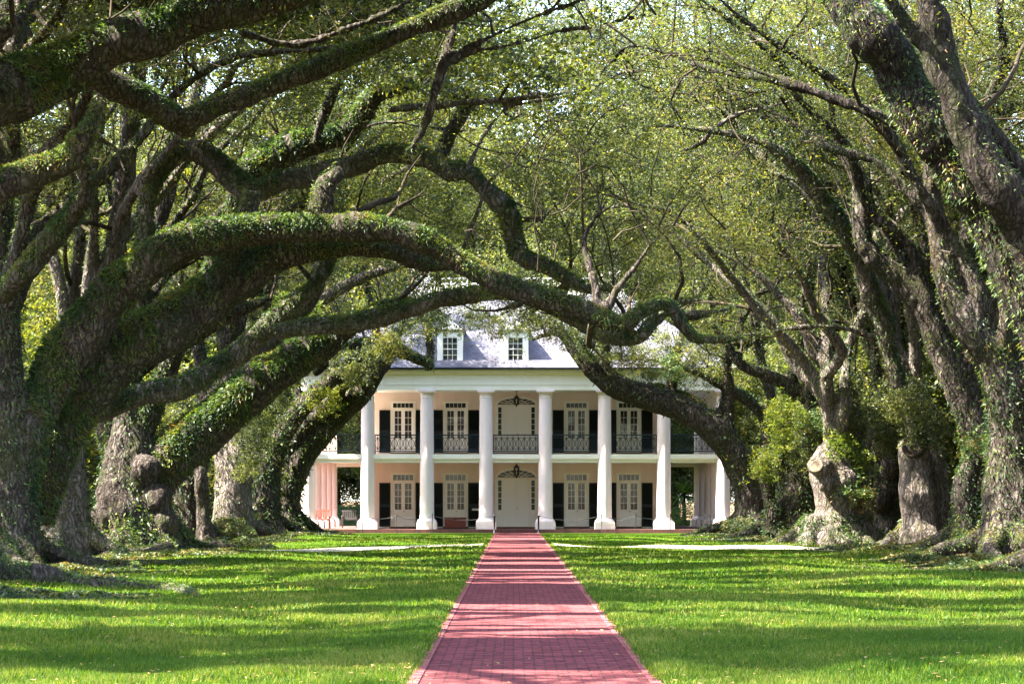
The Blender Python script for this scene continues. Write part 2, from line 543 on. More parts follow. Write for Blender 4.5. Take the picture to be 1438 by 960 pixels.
n_try = 1250000
Y = 1.0 / RNG.uniform(1 / 92.0, 1 / 15.0, n_try)
X = RNG.uniform(-1, 1, n_try) * (0.30 * Y + 4.0)
keep = (np.abs(X - PC) > 1.12 + RNG.normal(size=n_try) * 0.025) & (np.abs(X) < 12.6 + RNG.normal(size=n_try) * 0.6)
band = np.abs(Y - (72.2 - 0.33 * np.abs(X) ** 1.25)) < 1.3
keep &= ~(band & (RNG.random(n_try) < 0.85))
thin = np.clip((value_noise(X * .8 + 3, Y * .35 + 5) * .6 + value_noise(X * 2.1, Y * .9) * .4 - .56) / .12, 0, 1)
keep &= RNG.random(n_try) > .75 * thin
keep &= RNG.random(n_try) < np.clip(np.hypot(0.5, 20 / Y), 0, 1)
X, Y = X[keep], Y[keep]
n = len(X)
Z = ground_z(X, Y)
h = RNG.uniform(0.035, 0.085, n) * (1 + 0.35 * np.sin(X * 3.1) * np.sin(Y * 2.3))
w = 0.0045 * np.clip(Y / 11.0, 1.2, 6)
an = RNG.uniform(0, 2 * np.pi, n)
V = np.empty((n, 3, 3))
cx, sx_ = np.cos(an), np.sin(an)
V[:, 0] = np.stack([X - cx * w, Y - sx_ * w, Z - 0.01], 1)
V[:, 1] = np.stack([X + cx * w, Y + sx_ * w, Z - 0.01], 1)
ln = RNG.normal(size=(n, 2)) * 0.032
V[:, 2] = np.stack([X + ln[:, 0], Y + ln[:, 1], Z + h], 1)
link('grass', tri_mesh('grass', V, 'grass_blade'))
tag(bpy.data.objects['grass'], 'short green lawn grass beside the brick walk', 'grass', kind='stuff')

# ------------------------------------------------------------------ tree engine
def catmull(P, R, step):
    P = np.asarray(P, float); R = np.asarray(R, float)
    if len(P) < 3:
        m = max(2, int(np.linalg.norm(P[-1] - P[0]) / step) + 1)
        t = np.linspace(0, 1, m)[:, None]
        return P[0] + (P[-1] - P[0]) * t, np.interp(t[:, 0], np.linspace(0, 1, len(R)), R)
    E = np.vstack([2 * P[0] - P[1], P, 2 * P[-1] - P[-2]])
    out, ro = [], []
    for i in range(len(P) - 1):
        p0, p1, p2, p3 = E[i], E[i + 1], E[i + 2], E[i + 3]
        m = max(1, int(np.linalg.norm(p2 - p1) / step))
        for t in np.arange(m) / m:
            out.append(0.5 * (2 * p1 + (p2 - p0) * t + (2 * p0 - 5 * p1 + 4 * p2 - p3) * t * t + (3 * p1 - p0 - 3 * p2 + p3) * t ** 3))
            ro.append(R[i] + (R[i + 1] - R[i]) * t)
    out.append(P[-1]); ro.append(R[-1])
    return np.array(out), np.array(ro)


CELL = 4.0
GW, GH = int(WPX / CELL) + 1, int(HPX / CELL) + 1
LIMB_BUF = np.full((GH, GW), np.inf)
BRANCH_BUF = np.full((GH, GW), np.inf)


def project(P):
    d = np.maximum(P[:, 1], 0.5)
    return VX + P[:, 0] / d * F, VY - (P[:, 2] - EYE) / d * F


def stamp(P, R, pad=5.0, buf=None):
    buf = LIMB_BUF if buf is None else buf
    px, py = project(P)
    for x, y, r, d in zip(px, py, R / P[:, 1] * F + pad, P[:, 1]):
        x0, x1 = int((x - r) / CELL), int((x + r) / CELL) + 1
        y0, y1 = int((y - r) / CELL), int((y + r) / CELL) + 1
        x0, y0 = max(x0, 0), max(y0, 0)
        if x0 < GW and y0 < GH and x1 > 0 and y1 > 0:
            sub = buf[y0:y1 + 1, x0:x1 + 1]
            np.minimum(sub, d, out=sub)


CLEAR = [(400, 760), (412, 690), (440, 640), (478, 585), (508, 540), (520, 512), (560, 506), (585, 500), (606, 474), (640, 470), (655, 474), (690, 478),
         (760, 484), (800, 505), (846, 548), (900, 570), (960, 585), (1010, 630), (1040, 690), (1045, 760)]


def in_poly(px, py, poly):
    ins = np.zeros(len(px), bool)
    j = len(poly) - 1
    for i in range(len(poly)):
        xi, yi = poly[i]; xj, yj = poly[j]
        c = ((yi > py) != (yj > py)) & (px < (xj - xi) * (py - yi) / (yj - yi + 1e-9) + xi)
        ins ^= c
        j = i
    return ins


def cull(P, prob=0.93, buf=None):
    """prune leaf sprays away from the walk's open vista and from in front of the great limbs"""
    buf = LIMB_BUF if buf is None else buf
    px, py = project(P)
    keep = ~(in_poly(px, py, CLEAR) & (P[:, 1] < 99))
    gx_, gy_ = (px / CELL).astype(int), (py / CELL).astype(int)
    ok = (gx_ >= 0) & (gx_ < GW) & (gy_ >= 0) & (gy_ < GH)
    d = np.full(len(P), np.inf)
    d[ok] = buf[gy_[ok], gx_[ok]]
    front = np.isfinite(d) & (P[:, 1] < d + 0.6)
    keep &= ~(front & (RNG.random(len(P)) < prob))
    return keep


# sunny spots of the photograph: (x, y, z, half length, half width)
SUNLIT = [(12.0, 70.5, 2.0, 3.0, 1.6), (-9.5, 99.5, 2.5, 3.5, 1.6), (-13, 88, 3, 2, 1.2), (-9.5, 57, 7.5, 3.5, 1.1), (-5, 51.5, 8.6, 5.0, 0.9), (-10.5, 51.5, 5.5, 2.5, 0.8), (-9, 65, 4.5, 3.0, 1.2),
          (6, 70, 0, 6, 1.0), (-6, 70, 0, 6, .8), (11.5, 84, 4.5, 2.5, 1.6), (-9, 40, 10.5, 3.5, 1.0), (-8, 62, 9.5, 3.5, 1.2), (-12.5, 72, 6, 3, 1.5), (-12, 80, 8, 3, 1.5), (13, 62, 6, 2.5, 1.2), (11, 47, 9, 3, 1.0), (4, 52, 6.5, 3, .8)]


def open_shaft(P):  # gaps cut into the leaves along the sun's rays, to streak lawn and limbs
    """True where a gap is cut into the crowns to let the sun through"""
    k_ = P[:, 2] / sdir.z
    x = P[:, 0] - sdir.x * k_
    y = P[:, 1] - sdir.y * k_
    nz = 0.78 * value_noise(x / 11.0 + 40 + 0.25 * np.sin(y * .6), (y + .12 * np.sin(x * .8)) / 0.98 + 9) + 0.22 * value_noise(x / 3.4 + 7, (y + .1 * x) / 0.36)
    th = np.where((y > 84) & (y < 99.6), 0.45, 0.515)
    op = nz > th
    for (tx, ty, tz, rx, ry) in SUNLIT:
        gx_ = tx - sdir.x * tz / sdir.z; gy_ = ty - sdir.y * tz / sdir.z
        op |= ((x - gx_) / rx) ** 2 + ((y - gy_) / ry) ** 2 < 1
    return op


def wander(p, d, length, steps, wig, up, rs):
    """a crooked branch as a list of points"""
    p = np.array(p, float); d = np.array(d, float)
    pts = [p.copy()]
    for i in range(steps):
        d = d + rs.normal(size=3) * wig + np.array([0, 0, up])
        d /= np.linalg.norm(d)
        p = p + d * length / steps
        pts.append(p.copy())
    return np.array(pts)


def blob_noise(v, s):
    return mnoise.noise(v * s)


def body_mesh(name, tubes, balls, mat, voxel, amp=1.0):
    mb = MB()
    for P, R in tubes:
        nn = int(np.clip(2 * math.pi * max(R) / 0.14, 8, 28))
        mb.tube(P, R, nn)
    for c, r in balls:
        mb.ball(c, r, 12)
    me = mb.mesh('raw')
    o = bpy.data.objects.new('raw', me)
    COL.objects.link(o)
    md = o.modifiers.new('r', 'REMESH'); md.mode = 'VOXEL'; md.voxel_size = voxel; md.use_smooth_shade = True
    sm = o.modifiers.new('s', 'SMOOTH'); sm.factor = 0.5; sm.iterations = 4
    dg = bpy.context.evaluated_depsgraph_get()
    m2 = bpy.data.meshes.new_from_object(o.evaluated_get(dg))
    bpy.data.objects.remove(o)
    bpy.data.meshes.remove(me)
    m2.name = name
    nv = len(m2.vertices)
    co = np.empty(nv * 3, np.float32); m2.vertices.foreach_get('co', co); co = co.reshape(-1, 3)
    no = np.empty(nv * 3, np.float32); m2.vertices.foreach_get('normal', no); no = no.reshape(-1, 3)
    off = np.empty(nv)
    for i in range(nv):
        x, y, z = co[i].tolist()
        wf = min(1.0, max(0.5, 1.25 - z / 6))
        rid = abs(mnoise.noise(Vector((x * 3.0, y * 3.0, z * 0.55)))) 
        off[i] = wf * (0.13 * mnoise.noise(Vector((x * 1.1, y * 1.1, z * 0.7))) + 0.10 * (0.25 - rid)) + 0.035 * mnoise.noise(Vector((x * 6, y * 6, z * 2.2)))
    co = co + no * (off * amp)[:, None]
    m2.vertices.foreach_set('co', co.astype(np.float32).ravel())
    m2.materials.clear(); m2.materials.append(MATS[mat])
    m2.polygons.foreach_set('use_smooth', np.ones(len(m2.polygons), bool))
    m2.update()
    return m2


def fern_tris(limbs, depth_scale=1.0):
    """resurrection fern: short fronds over the upper sides of the limbs"""
    out, rn = [], []
    for P, R, dens in limbs:
        if dens <= 0:
            continue
        seg = np.linalg.norm(np.diff(P, axis=0), axis=1)
        area = seg * 2 * math.pi * R[:-1]
        s = depth_scale
        cnt = (area * 1700 * dens / (s * s)).astype(int) + 1
        idx = np.repeat(np.arange(len(seg)), cnt)
        n = len(idx)
        t = RNG.random(n)[:, None]
        c = P[idx] * (1 - t) + P[idx + 1] * t
        r = R[idx]
        T = unit(P[idx + 1] - P[idx])
        rn3 = RNG.normal(size=(n, 3))
        nrm = rn3 - T * np.sum(rn3 * T, 1, keepdims=True)
        nrm = unit(nrm)
        up = nrm[:, 2]
        # patches: some stretches are bare
        ph = np.sin(c[:, 0] * 1.9 + c[:, 2] * 1.3) + np.sin(c[:, 1] * 2.3 + c[:, 0] * 0.7 + 1.0)
        keep = RNG.random(n) < np.clip(0.62 + 1.25 * up + 0.22 * ph, 0.02, 1)
        c, r, T, nrm, up = c[keep], r[keep], T[keep], nrm[keep], up[keep]
        n = len(c)
        base = c + nrm * (r * RNG.uniform(0.86, 1.08, n))[:, None]
        L = RNG.uniform(0.05, 0.13, n) * s ** 0.7 * np.clip(0.55 + r * 1.0, 0.5, 1.15)
        dirv = unit(nrm * 0.85 + RNG.normal(size=(n, 3)) * 0.55 + np.array([0, 0, -0.25]))
        side = unit(np.cross(dirv, RNG.normal(size=(n, 3))))
        w = L * 0.20 * s ** 0.5
        V = np.empty((n, 3, 3))
        V[:, 0] = base - side * w[:, None]
        V[:, 1] = base + side * w[:, None]
        V[:, 2] = base + dirv * L[:, None] + np.array([0, 0, -1]) * (L * 0.25)[:, None]
        out.append(V)
        rn.append(np.clip(RNG.random(n) * 0.75 + 0.2 * up - 0.02 + 0.28 * (up < -0.1), 0, 1))  # upward fronds shifted towards lime: sunlit tops put into the tone
    if not out:
        return None, None
    return np.concatenate(out), np.concatenate(rn)


def grow(tubes_for_growth, rs, dens=1.0, sec_len=(2.2, 5.0), up=0.10):
    """side branches, twigs and the centres of the leaf sprays"""
    br, centres = [], []
    for P, R, t0, g in tubes_for_growth:
        L = np.concatenate([[0], np.cumsum(np.linalg.norm(np.diff(P, axis=0), axis=1))])
        tot = L[-1]
        s = tot * t0
        while s < tot:
            i = min(np.searchsorted(L, s), len(P) - 1)
            T = unit((P[min(i + 1, len(P) - 1)] - P[max(i - 1, 0)])[None])[0]
            rd = rs.normal(size=3); rd[2] = abs(rd[2]) * 0.7 + 0.15
            d = unit((rd - T * rd.dot(T) * 0.6 + T * 0.55)[None])[0]
            ln = rs.uniform(*sec_len)
            r0 = float(np.clip(R[i] * 0.42, 0.035, 0.14))
            q = wander(P[i], d, ln, 6, 0.30, up, rs)
            br.append((q, np.linspace(r0, 0.016, len(q))))
            for _ in range(rs.integers(3, 6)):
                j = rs.integers(2, len(q))
                d2 = unit((q[j] - q[j - 1])[None])[0] + rs.normal(size=3) * 0.75
                q2 = wander(q[j], unit(d2[None])[0], rs.uniform(0.9, 2.4), 4, 0.35, 0.06, rs)
                br.append((q2, np.linspace(0.028, 0.008, len(q2))))
                centres += [q2[-1], q2[-2] + rs.normal(size=3) * 0.3, q2[1] + rs.normal(size=3) * 0.5]
            centres += [q[-1], q[-2]]
            s += rs.uniform(0.9, 1.7) / (dens * g)
        centres.append(P[-1])
    return br, np.array(centres)


def leader(p, ang, reach, height, r0, rs, steps=9):
    """a big crooked limb rising from the trunk and arching outwards"""
    pts = [np.array(p, float)]
    for i in range(1, steps + 1):
        t = i / steps
        rr = reach * (0.25 * t + 0.75 * t * t)
        zz = height * (1 - (1 - t) ** 1.7)
        a = ang + 0.25 * math.sin(3 * t + ang * 5)
        pts.append(np.array([p[0] + rr * math.cos(a), p[1] + rr * math.sin(a), p[2] + zz]) + rs.normal(size=3) * 0.28 * (0.4 + t))
    return np.array(pts), np.linspace(r0, 0.05, len(pts))


def spray(centres, per, sig, size, aspect=0.45, rs=RNG):
    n = len(centres)
    idx = np.repeat(np.arange(n), per)
    nt = 5
    tuft = RNG.normal(size=(n, nt, 3)) * np.array(sig) * 1.05
    ti = RNG.integers(0, nt, n * per)
    off = tuft[idx, ti] + RNG.normal(size=(n * per, 3)) * np.array(sig) * 0.42
    tone = (RNG.normal(size=n)[idx] * 0.18 + RNG.normal(size=(n, nt))[idx, ti] * 0.13)
    return leaf_tris(centres[idx] + off, size, aspect), np.clip(RNG.beta(2.2, 2.4, n * per) + tone, 0, 1)


# ------------------------------------------------------------------ the oaks: limbs given as (x, y, thickness) of the photograph at their own distance
# limb = (near distance, far distance, fern amount, leafy-from fraction or None, [(x, y, thick)...])
OAKS = []


def oak(label, base, limbs, bark='oak_bark', leaders=5, lead_z=0.5, size=0.088, per=180, gaps=1.0, extra=(), balls=(), roots=8, seed=1, dens=1.15, cuts=(), group='oaks lining the walk', avoid=None, leaf='oak_leaf', rootlen=3.0):
    OAKS.append(dict(label=label, base=base, limbs=limbs, bark=bark, leaders=leaders, lead_z=lead_z, size=size, per=per, extra=extra, balls=balls, roots=roots,
                     seed=seed, dens=dens, cuts=cuts, group=group, avoid=avoid, leaf=leaf, rootlen=rootlen))


# ---- left row
oak('huge oak whose fern-covered limbs cross the top left corner of the view', (-247, 38), [
    (38, 38, .3, None, [(-247, 821, 190), (-245, 720, 140), (-238, 600, 125), (-225, 480, 120), (-215, 400, 110), (-205, 200, 80), (-160, -150, 60), (-100, -500, 30)]),
    (38, 40, 1.0, .45, [(-215, 400, 100), (-130, 250, 100), (-30, 155, 96), (60, 110, 90), (140, 72, 82), (220, 42, 74), (310, 18, 64), (400, -5, 52), (500, -40, 40), (620, -80, 25)]),
    (38, 37, 1.0, .75, [(-220, 430, 80), (-80, 300, 62), (0, 262, 56), (60, 240, 52), (105, 222, 46), (122, 195, 34), (140, 150, 18)]),
    (40, 42, 1.0, .9, [(-30, 155, 40), (60, 92, 40), (110, 92, 42), (150, 110, 46), (205, 138, 46), (245, 168, 44), (275, 180, 36)]),
    (42, 43, 1.0, .6, [(258, 172, 34), (310, 150, 36), (360, 130, 38), (420, 108, 36), (480, 80, 36), (550, 52, 36), (610, 30, 38), (655, 12, 34), (720, -25, 26), (800, -80, 14)]),
    (42, 44, .0, .7, [(335, 45, 9), (380, 60, 11), (425, 62, 14), (470, 48, 12), (540, 20, 10), (600, -10, 8)]),
    (43, 44, .15, .5, [(575, 215, 14), (592, 185, 16), (608, 130, 17), (622, 85, 16), (636, 50, 14), (642, 20, 10)]),
    (43, 43, .1, .3, [(618, 92, 11), (650, 72, 11), (690, 48, 10), (745, 28, 10), (800, 8, 9), (860, -20, 6)]),
    (43, 44, .1, .3, [(615, 100, 11), (660, 72, 10), (730, 60, 9), (790, 42, 8), (850, 34, 6), (920, 20, 4)]),
], roots=9, seed=3, leaders=4, rootlen=6.5, per=150)

oak('multi-stemmed oak at the left edge with the longest fern-clad limb arching over the lawn', (10, 51), [
    (51, 51, .15, None, [(10, 791, 105), (14, 740, 82), (12, 680, 72), (6, 600, 66), (0, 500, 62), (-4, 400, 52), (-6, 300, 42), (10, 150, 32), (40, -60, 22)]),
    (51, 52, 1.0, .50, [(20, 715, 62), (40, 620, 70), (72, 540, 75), (115, 470, 75), (175, 400, 70), (250, 348, 62), (350, 325, 55), (450, 322, 48), (540, 322, 46), (605, 347, 42), (680, 385, 40),
                        (750, 413, 38), (833, 443, 36), (878, 453, 32), (907, 434, 28), (930, 426, 25), (947, 437, 24), (958, 458, 22), (975, 476, 18), (1000, 477, 13), (1045, 473, 8)]),
    (53, 55, .85, .75, [(38, 730, 80), (62, 640, 86), (100, 570, 90), (150, 515, 92), (210, 470, 88), (275, 430, 80), (340, 388, 66), (400, 355, 52), (470, 345, 42), (540, 347, 32), (600, 368, 24), (660, 372, 14)]),
    (50, 49, .9, .6, [(0, 420, 34), (30, 388, 38), (62, 348, 38), (95, 312, 36), (115, 280, 32), (118, 258, 28), (112, 220, 18)]),
    (53, 53, .9, None, [(300, 420, 34), (335, 330, 36), (348, 295, 34), (356, 270, 30)]),
    (52, 53, .0, .5, [(838, 443, 16), (838, 410, 14), (827, 372, 12), (818, 335, 10), (842, 300, 8), (856, 275, 5)]),
    (52, 53, .0, .5, [(846, 440, 15), (875, 395, 11), (895, 370, 10), (912, 345, 8), (935, 325, 6), (962, 303, 4)]),
    (52, 53, .6, .6, [(925, 440, 12), (975, 443, 14), (1005, 438, 10), (1035, 428, 6)]),
    (52, 52, .2, None, [(430, 335, 28), (452, 295, 36), (462, 262, 30), (480, 240, 18)]),
], seed=5, leaders=4, lead_z=.55)

oak('pale grey oak trunk close behind the leftmost one, carrying a low level limb', (92, 60), [
    (60, 60, .12, None, [(92, 778, 100), (90, 735, 78), (88, 690, 70), (86, 640, 64), (92, 600, 58), (110, 540, 44), (140, 440, 36), (170, 300, 30), (190, 120, 24), (220, -60, 14)]),
    (60, 61, 1.0, .75, [(95, 610, 50), (130, 577, 44), (185, 562, 42), (250, 548, 42), (292, 524, 38), (340, 490, 36), (390, 450, 36), (428, 415, 34), (450, 385, 30), (470, 340, 22), (500, 290, 12)]),
    (60, 60, 1.0, .6, [(386, 466, 26), (440, 458, 30), (500, 455, 32), (560, 440, 30), (620, 420, 28), (690, 411, 26), (745, 416, 25), (800, 446, 26), (840, 467, 27), (880, 479, 26), (905, 470, 25), (922, 448, 20), (945, 430, 14), (985, 420, 8)]),
    (58, 58, .95, .75, [(150, 480, 34), (190, 390, 32), (205, 330, 30), (207, 275, 30), (235, 224, 34), (280, 213, 38), (318, 248, 42), (352, 270, 40), (400, 254, 34), (480, 238, 36), (550, 218, 36), (602, 225, 36),
                       (628, 243, 32), (655, 241, 28), (685, 268, 30), (712, 298, 34), (726, 335, 34), (730, 360, 28), (765, 373, 27), (800, 393, 22), (830, 408, 14), (880, 400, 8)]),
    (58, 59, .0, .4, [(655, 240, 10), (672, 205, 10), (695, 170, 9), (720, 150, 8), (770, 140, 7), (830, 130, 5)]),
    (58, 59, .1, .4, [(545, 155, 10), (590, 150, 12), (640, 146, 14), (700, 142, 12), (760, 135, 10), (815, 128, 8), (880, 100, 5)]),
], bark='pale_bark', extra=[(100, 70, 74, 2.0, 80, 'bright'), (250, 100, 74, 1.6, 70, 'bright'), (400, 70, 74, 1.8, 70, 'bright'), (330, 195, 74, 1.2, 50, 'bright'), (450, 140, 74, 1.2, 50, 'bright'), (560, 170, 76, 1.4, 50, 'bright'), (500, 290, 76, 1.3, 50, 'bright'), (560, 270, 76, 1.2, 40, 'oak'), (620, 300, 76, 1.2, 40, 'bright'), (60, 470, 70, 1.6, 70, 'bright'), (75, 400, 70, 1.6, 70, 'oak'), (160, 345, 70, 1.3, 60, 'bright'), (250, 300, 70, 1.3, 50, 'oak'), (310, 375, 70, .9, 40, 'bright'), (190, 430, 68, .8, 40, 'bright'), (240, 250, 70, 1.2, 50, 'bright'), (60, 560, 72, .9, 30, 'oak')], seed=8, leaders=3)  # bright clusters put the sunlit glow behind these limbs into leaf colour

oak('gnarled burl-covered oak in the left row with one thick limb rising to the right', (188, 66), [
    (66, 66, .2, None, [(188, 771, 165), (188, 745, 128), (186, 710, 104), (184, 670, 88), (186, 635, 72), (182, 590, 48), (180, 540, 34), (200, 400, 28), (240, 250, 22), (290, 80, 14)]),
    (66, 65, 1.0, .75, [(205, 700, 72), (245, 645, 78), (300, 592, 78), (350, 552, 74), (400, 516, 66), (440, 490, 52), (480, 465, 36), (520, 442, 28), (565, 425, 18), (610, 430, 10)]),
    (66, 66, .5, .7, [(172, 655, 46), (158, 612, 40), (152, 570, 36), (190, 520, 34), (250, 480, 30), (320, 440, 24), (380, 420, 14)]),
    (66, 63, .9, .8, [(190, 640, 40), (235, 520, 38), (290, 400, 36), (335, 290, 40), (352, 240, 48), (400, 215, 52), (450, 197, 44), (485, 192, 38), (507, 160, 35), (535, 129, 33), (575, 118, 28), (620, 126, 24), (660, 135, 18), (720, 150, 10)]),
    (64, 64, .1, .5, [(440, 205, 14), (452, 165, 16), (468, 128, 14), (490, 96, 12), (510, 60, 8)]),
    (64, 64, .1, None, [(615, 225, 22), (632, 190, 20), (652, 160, 20), (668, 138, 16)]),
], balls=[(150, 728, 24), (158, 705, 20), (142, 745, 22), (168, 742, 26), (232, 735, 22), (205, 660, 20), (150, 690, 16), (178, 720, 24), (222, 700, 22)], seed=13, leaders=3, lead_z=.45)

oak('dark furrowed oak with a strip of pale bare wood down its right side', (258, 78), [
    (78, 78, .1, None, [(258, 760, 84), (258, 728, 62), (262, 690, 52), (272, 645, 46), (290, 590, 38), (330, 530, 30), (392, 470, 27), (438, 412, 27), (452, 370, 23), (468, 318, 16), (480, 240, 10)]),
    (77, 77, .0, None, [(292, 765, 30), (290, 740, 22), (285, 700, 20), (280, 655, 18)]),
], seed=17, leaders=4, size=.105)

oak('broad pale-barked oak half way along the left row beside a dark ivy mound', (326, 88), [
    (88, 88, .05, None, [(326, 754, 68), (327, 725, 54), (330, 690, 48), (334, 650, 42), (336, 603, 34), (348, 546, 27), (390, 480, 22), (470, 410, 17), (560, 372, 13), (620, 360, 8)]),
    (88, 88, .2, .5, [(322, 690, 34), (312, 640, 28), (318, 580, 24), (345, 500, 20), (360, 400, 16), (400, 300, 10)]),
], bark='pale_bark', extra=[(365, 610, 84, 1.1, 60, 'grey'), (345, 650, 84, .7, 30, 'grey'), (400, 520, 84, .8, 30, 'bright'), (330, 480, 84, 1.2, 50, 'oak'), (300, 520, 84, 1.0, 40, 'bright'), (420, 440, 84, 1.2, 50, 'bright'), (230, 560, 86, 1.2, 50, 'oak'), (385, 575, 84, .9, 40, 'grey')], seed=19, leaders=4, size=.115)  # bright clusters: sunlit gaps between the limbs put into leaf colour

oak('slender grey oak leaning right, second from the house in the left row', (371, 94), [
    (94, 94, .25, None, [(371, 750, 56), (373, 725, 42), (375, 690, 37), (380, 650, 34), (400, 605, 29), (430, 566, 26), (470, 531, 23), (510, 498, 18), (555, 470, 12), (600, 440, 7)]),
    (94, 94, .1, .5, [(372, 690, 28), (362, 640, 24), (352, 590, 20), (360, 520, 16), (385, 430, 12)]),
], lead_z=1.3, seed=23, leaders=2, size=.115)

oak('forked dark oak leaning in front of the house at its left corner', (406, 96), [
    (96, 96, .2, None, [(406, 749, 62), (404, 722, 44), (406, 690, 38), (420, 650, 36), (447, 613, 34), (476, 583, 32), (506, 553, 30), (530, 520, 25), (545, 498, 20), (562, 460, 12)]),
    (96, 96, .25, .9, [(404, 695, 26), (400, 655, 24), (420, 610, 26), (455, 573, 23), (487, 538, 21), (512, 508, 18), (530, 490, 14)]),
    (95, 95, 1.0, .9, [(440, 525, 14), (478, 494, 21), (520, 484, 24), (560, 494, 22), (590, 508, 17), (604, 514, 13)]),
    (95, 95, .6, .8, [(603, 520, 12), (605, 490, 14), (603, 460, 13), (606, 430, 9)]),
], extra=[(570, 468, 92, .8, 34, 'grey'), (525, 500, 93, .7, 30, 'grey'), (550, 488, 93, .7, 26, 'oak'), (490, 510, 93, .8, 30, 'grey'), (610, 455, 92, .7, 30, 'oak'), (665, 448, 92, .9, 36, 'grey'), (700, 458, 92, .6, 22, 'oak'), (540, 480, 92, .6, 24, 'oak'), (455, 560, 92, .7, 30, 'bright'), (500, 530, 92, .6, 26, 'oak')], seed=29, leaders=2, size=.115, lead_z=1.3)

# ---- right row
oak('oak whose two dark leaning limbs cross the top right corner', (1557, 46), [
    (46, 46, .1, None, [(1560, 802, 150), (1548, 730, 118), (1530, 650, 106), (1500, 530, 98), (1468, 440, 90)]),
    (46, 45, .16, .75, [(1470, 450, 80), (1440, 385, 80), (1400, 310, 78), (1350, 240, 72), (1310, 180, 70), (1270, 115, 68), (1230, 60, 66), (1187, 0, 64), (1140, -60, 52), (1060, -150, 30), (980, -220, 14)]),
    (45, 45, .06, .7, [(1475, 400, 66), (1435, 310, 62), (1395, 245, 56), (1362, 185, 50), (1337, 125, 46), (1318, 62, 44), (1303, 0, 40), (1285, -90, 30), (1270, -200, 16)]),
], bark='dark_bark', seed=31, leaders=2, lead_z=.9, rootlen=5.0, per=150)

oak('tall oak trunk filling the right edge with one stem bending left', (1425, 56), [
    (56, 56, .12, None, [(1425, 783, 118), (1422, 740, 88), (1420, 680, 74), (1418, 610, 64), (1413, 555, 58), (1398, 508, 52), (1372, 472, 48), (1350, 442, 43), (1334, 408, 35), (1321, 350, 31), (1311, 285, 25), (1300, 200, 18), (1280, 80, 10)]),
    (56, 55, .4, .6, [(1405, 520, 40), (1388, 450, 32), (1392, 412, 28), (1412, 375, 26), (1440, 330, 22), (1480, 240, 14)]),
    (56, 56, .2, .5, [(1428, 560, 50), (1445, 470, 42), (1460, 350, 34), (1480, 180, 24), (1500, 0, 12)]),
], seed=37, leaders=3)

oak('zigzag leaning oak topped by a ball of fern, second from the right edge', (1374, 61), [
    (61, 61, .1, None, [(1374, 774, 96), (1378, 730, 78), (1384, 685, 62), (1382, 640, 54), (1370, 600, 46), (1357, 563, 45), (1341, 530, 44), (1321, 487, 40), (1305, 447, 37), (1286, 417, 35), (1258, 383, 35), (1226, 361, 31), (1212, 340, 28), (1208, 300, 25), (1212, 262, 26), (1190, 222, 20), (1172, 180, 12), (1165, 100, 7)]),
    (60, 60, .6, None, [(1362, 760, 44), (1358, 700, 36), (1362, 660, 36), (1372, 640, 34)]),
], extra=[(1374, 632, 60, .55, 26, 'fern')], seed=41, leaders=4)

oak('grey oak with a hollow sawn-off limb facing the lawn, mid right row', (1297, 68), [
    (68, 68, .1, None, [(1300, 769, 90), (1306, 735, 74), (1312, 690, 54), (1304, 640, 44), (1286, 590, 34), (1268, 530, 29), (1256, 495, 28), (1242, 455, 26), (1231, 413, 25), (1216, 372, 22), (1205, 330, 16), (1200, 260, 9)]),
    (67, 67, .0, None, [(1293, 766, 74), (1291, 735, 54), (1289, 695, 48), (1286, 655, 44), (1284, 628, 40), (1284, 616, 36)]),
    (67, 66, .2, .4, [(1250, 487, 12), (1220, 471, 12), (1190, 462, 11), (1158, 457, 9), (1110, 462, 7), (1040, 470, 5)]),
    (64, 62, .7, .6, [(1262, 545, 26), (1235, 440, 28), (1195, 340, 28), (1155, 280, 28), (1118, 232, 24), (1065, 200, 17), (1005, 186, 11), (930, 178, 8), (860, 178, 5)]),
    (63, 62, .0, .4, [(958, 212, 8), (985, 200, 9), (1012, 172, 9), (1045, 156, 8), (1080, 150, 7), (1125, 140, 5)]),
], bark='pale_bark', extra=[(650, 100, 84, 3.0, 150, 'oak'), (590, 50, 84, 2.6, 120, 'grey'), (700, 30, 84, 2.6, 120, 'oak'), (1090, 60, 82, 3.0, 150, 'grey'), (1160, 130, 82, 2.6, 120, 'oak'), (1040, 130, 84, 2.6, 120, 'grey'), (1250, 60, 80, 3.0, 150, 'grey'), (1350, 40, 80, 3.0, 150, 'oak'), (1400, 130, 80, 2.6, 120, 'grey'), (1420, 30, 78, 2.6, 120, 'grey'), (960, 60, 84, 3.0, 150, 'oak'), (850, 50, 74, 3.0, 130, 'grey'), (930, 110, 76, 2.6, 110, 'oak'), (770, 20, 72, 2.6, 110, 'grey'), (690, 60, 76, 2.4, 90, 'oak'), (1010, 40, 72, 2.6, 100, 'grey'), (1268, 560, 66, .8, 60, 'grey'), (1300, 600, 66, .7, 50, 'grey')], cuts=[(1285, 624, 66.45, .44, 'hollow_wood', -0.5)], leaf='grey_oak_leaf', seed=43, leaders=4)

oak('straight dark oak with ivy around its fork and a knobbly trunk, in the right row', (1243, 78), [
    (78, 78, .2, None, [(1243, 760, 96), (1243, 725, 66), (1242, 685, 58), (1241, 640, 52), (1243, 590, 44), (1240, 540, 35), (1235, 500, 28), (1225, 450, 20), (1200, 380, 13), (1170, 300, 8)]),
    (78, 78, .3, .5, [(1245, 600, 30), (1262, 540, 24), (1290, 470, 20), (1310, 380, 14)]),
], balls=[(1236, 702, 17), (1228, 690, 11), (1250, 660, 14)], extra=[(1235, 580, 76, 1.2, 80, 'grey'), (1200, 600, 76, 1.0, 60, 'grey'), (1255, 610, 76, .8, 40, 'grey')], leaf='grey_oak_leaf', seed=47, leaders=4, size=.105)

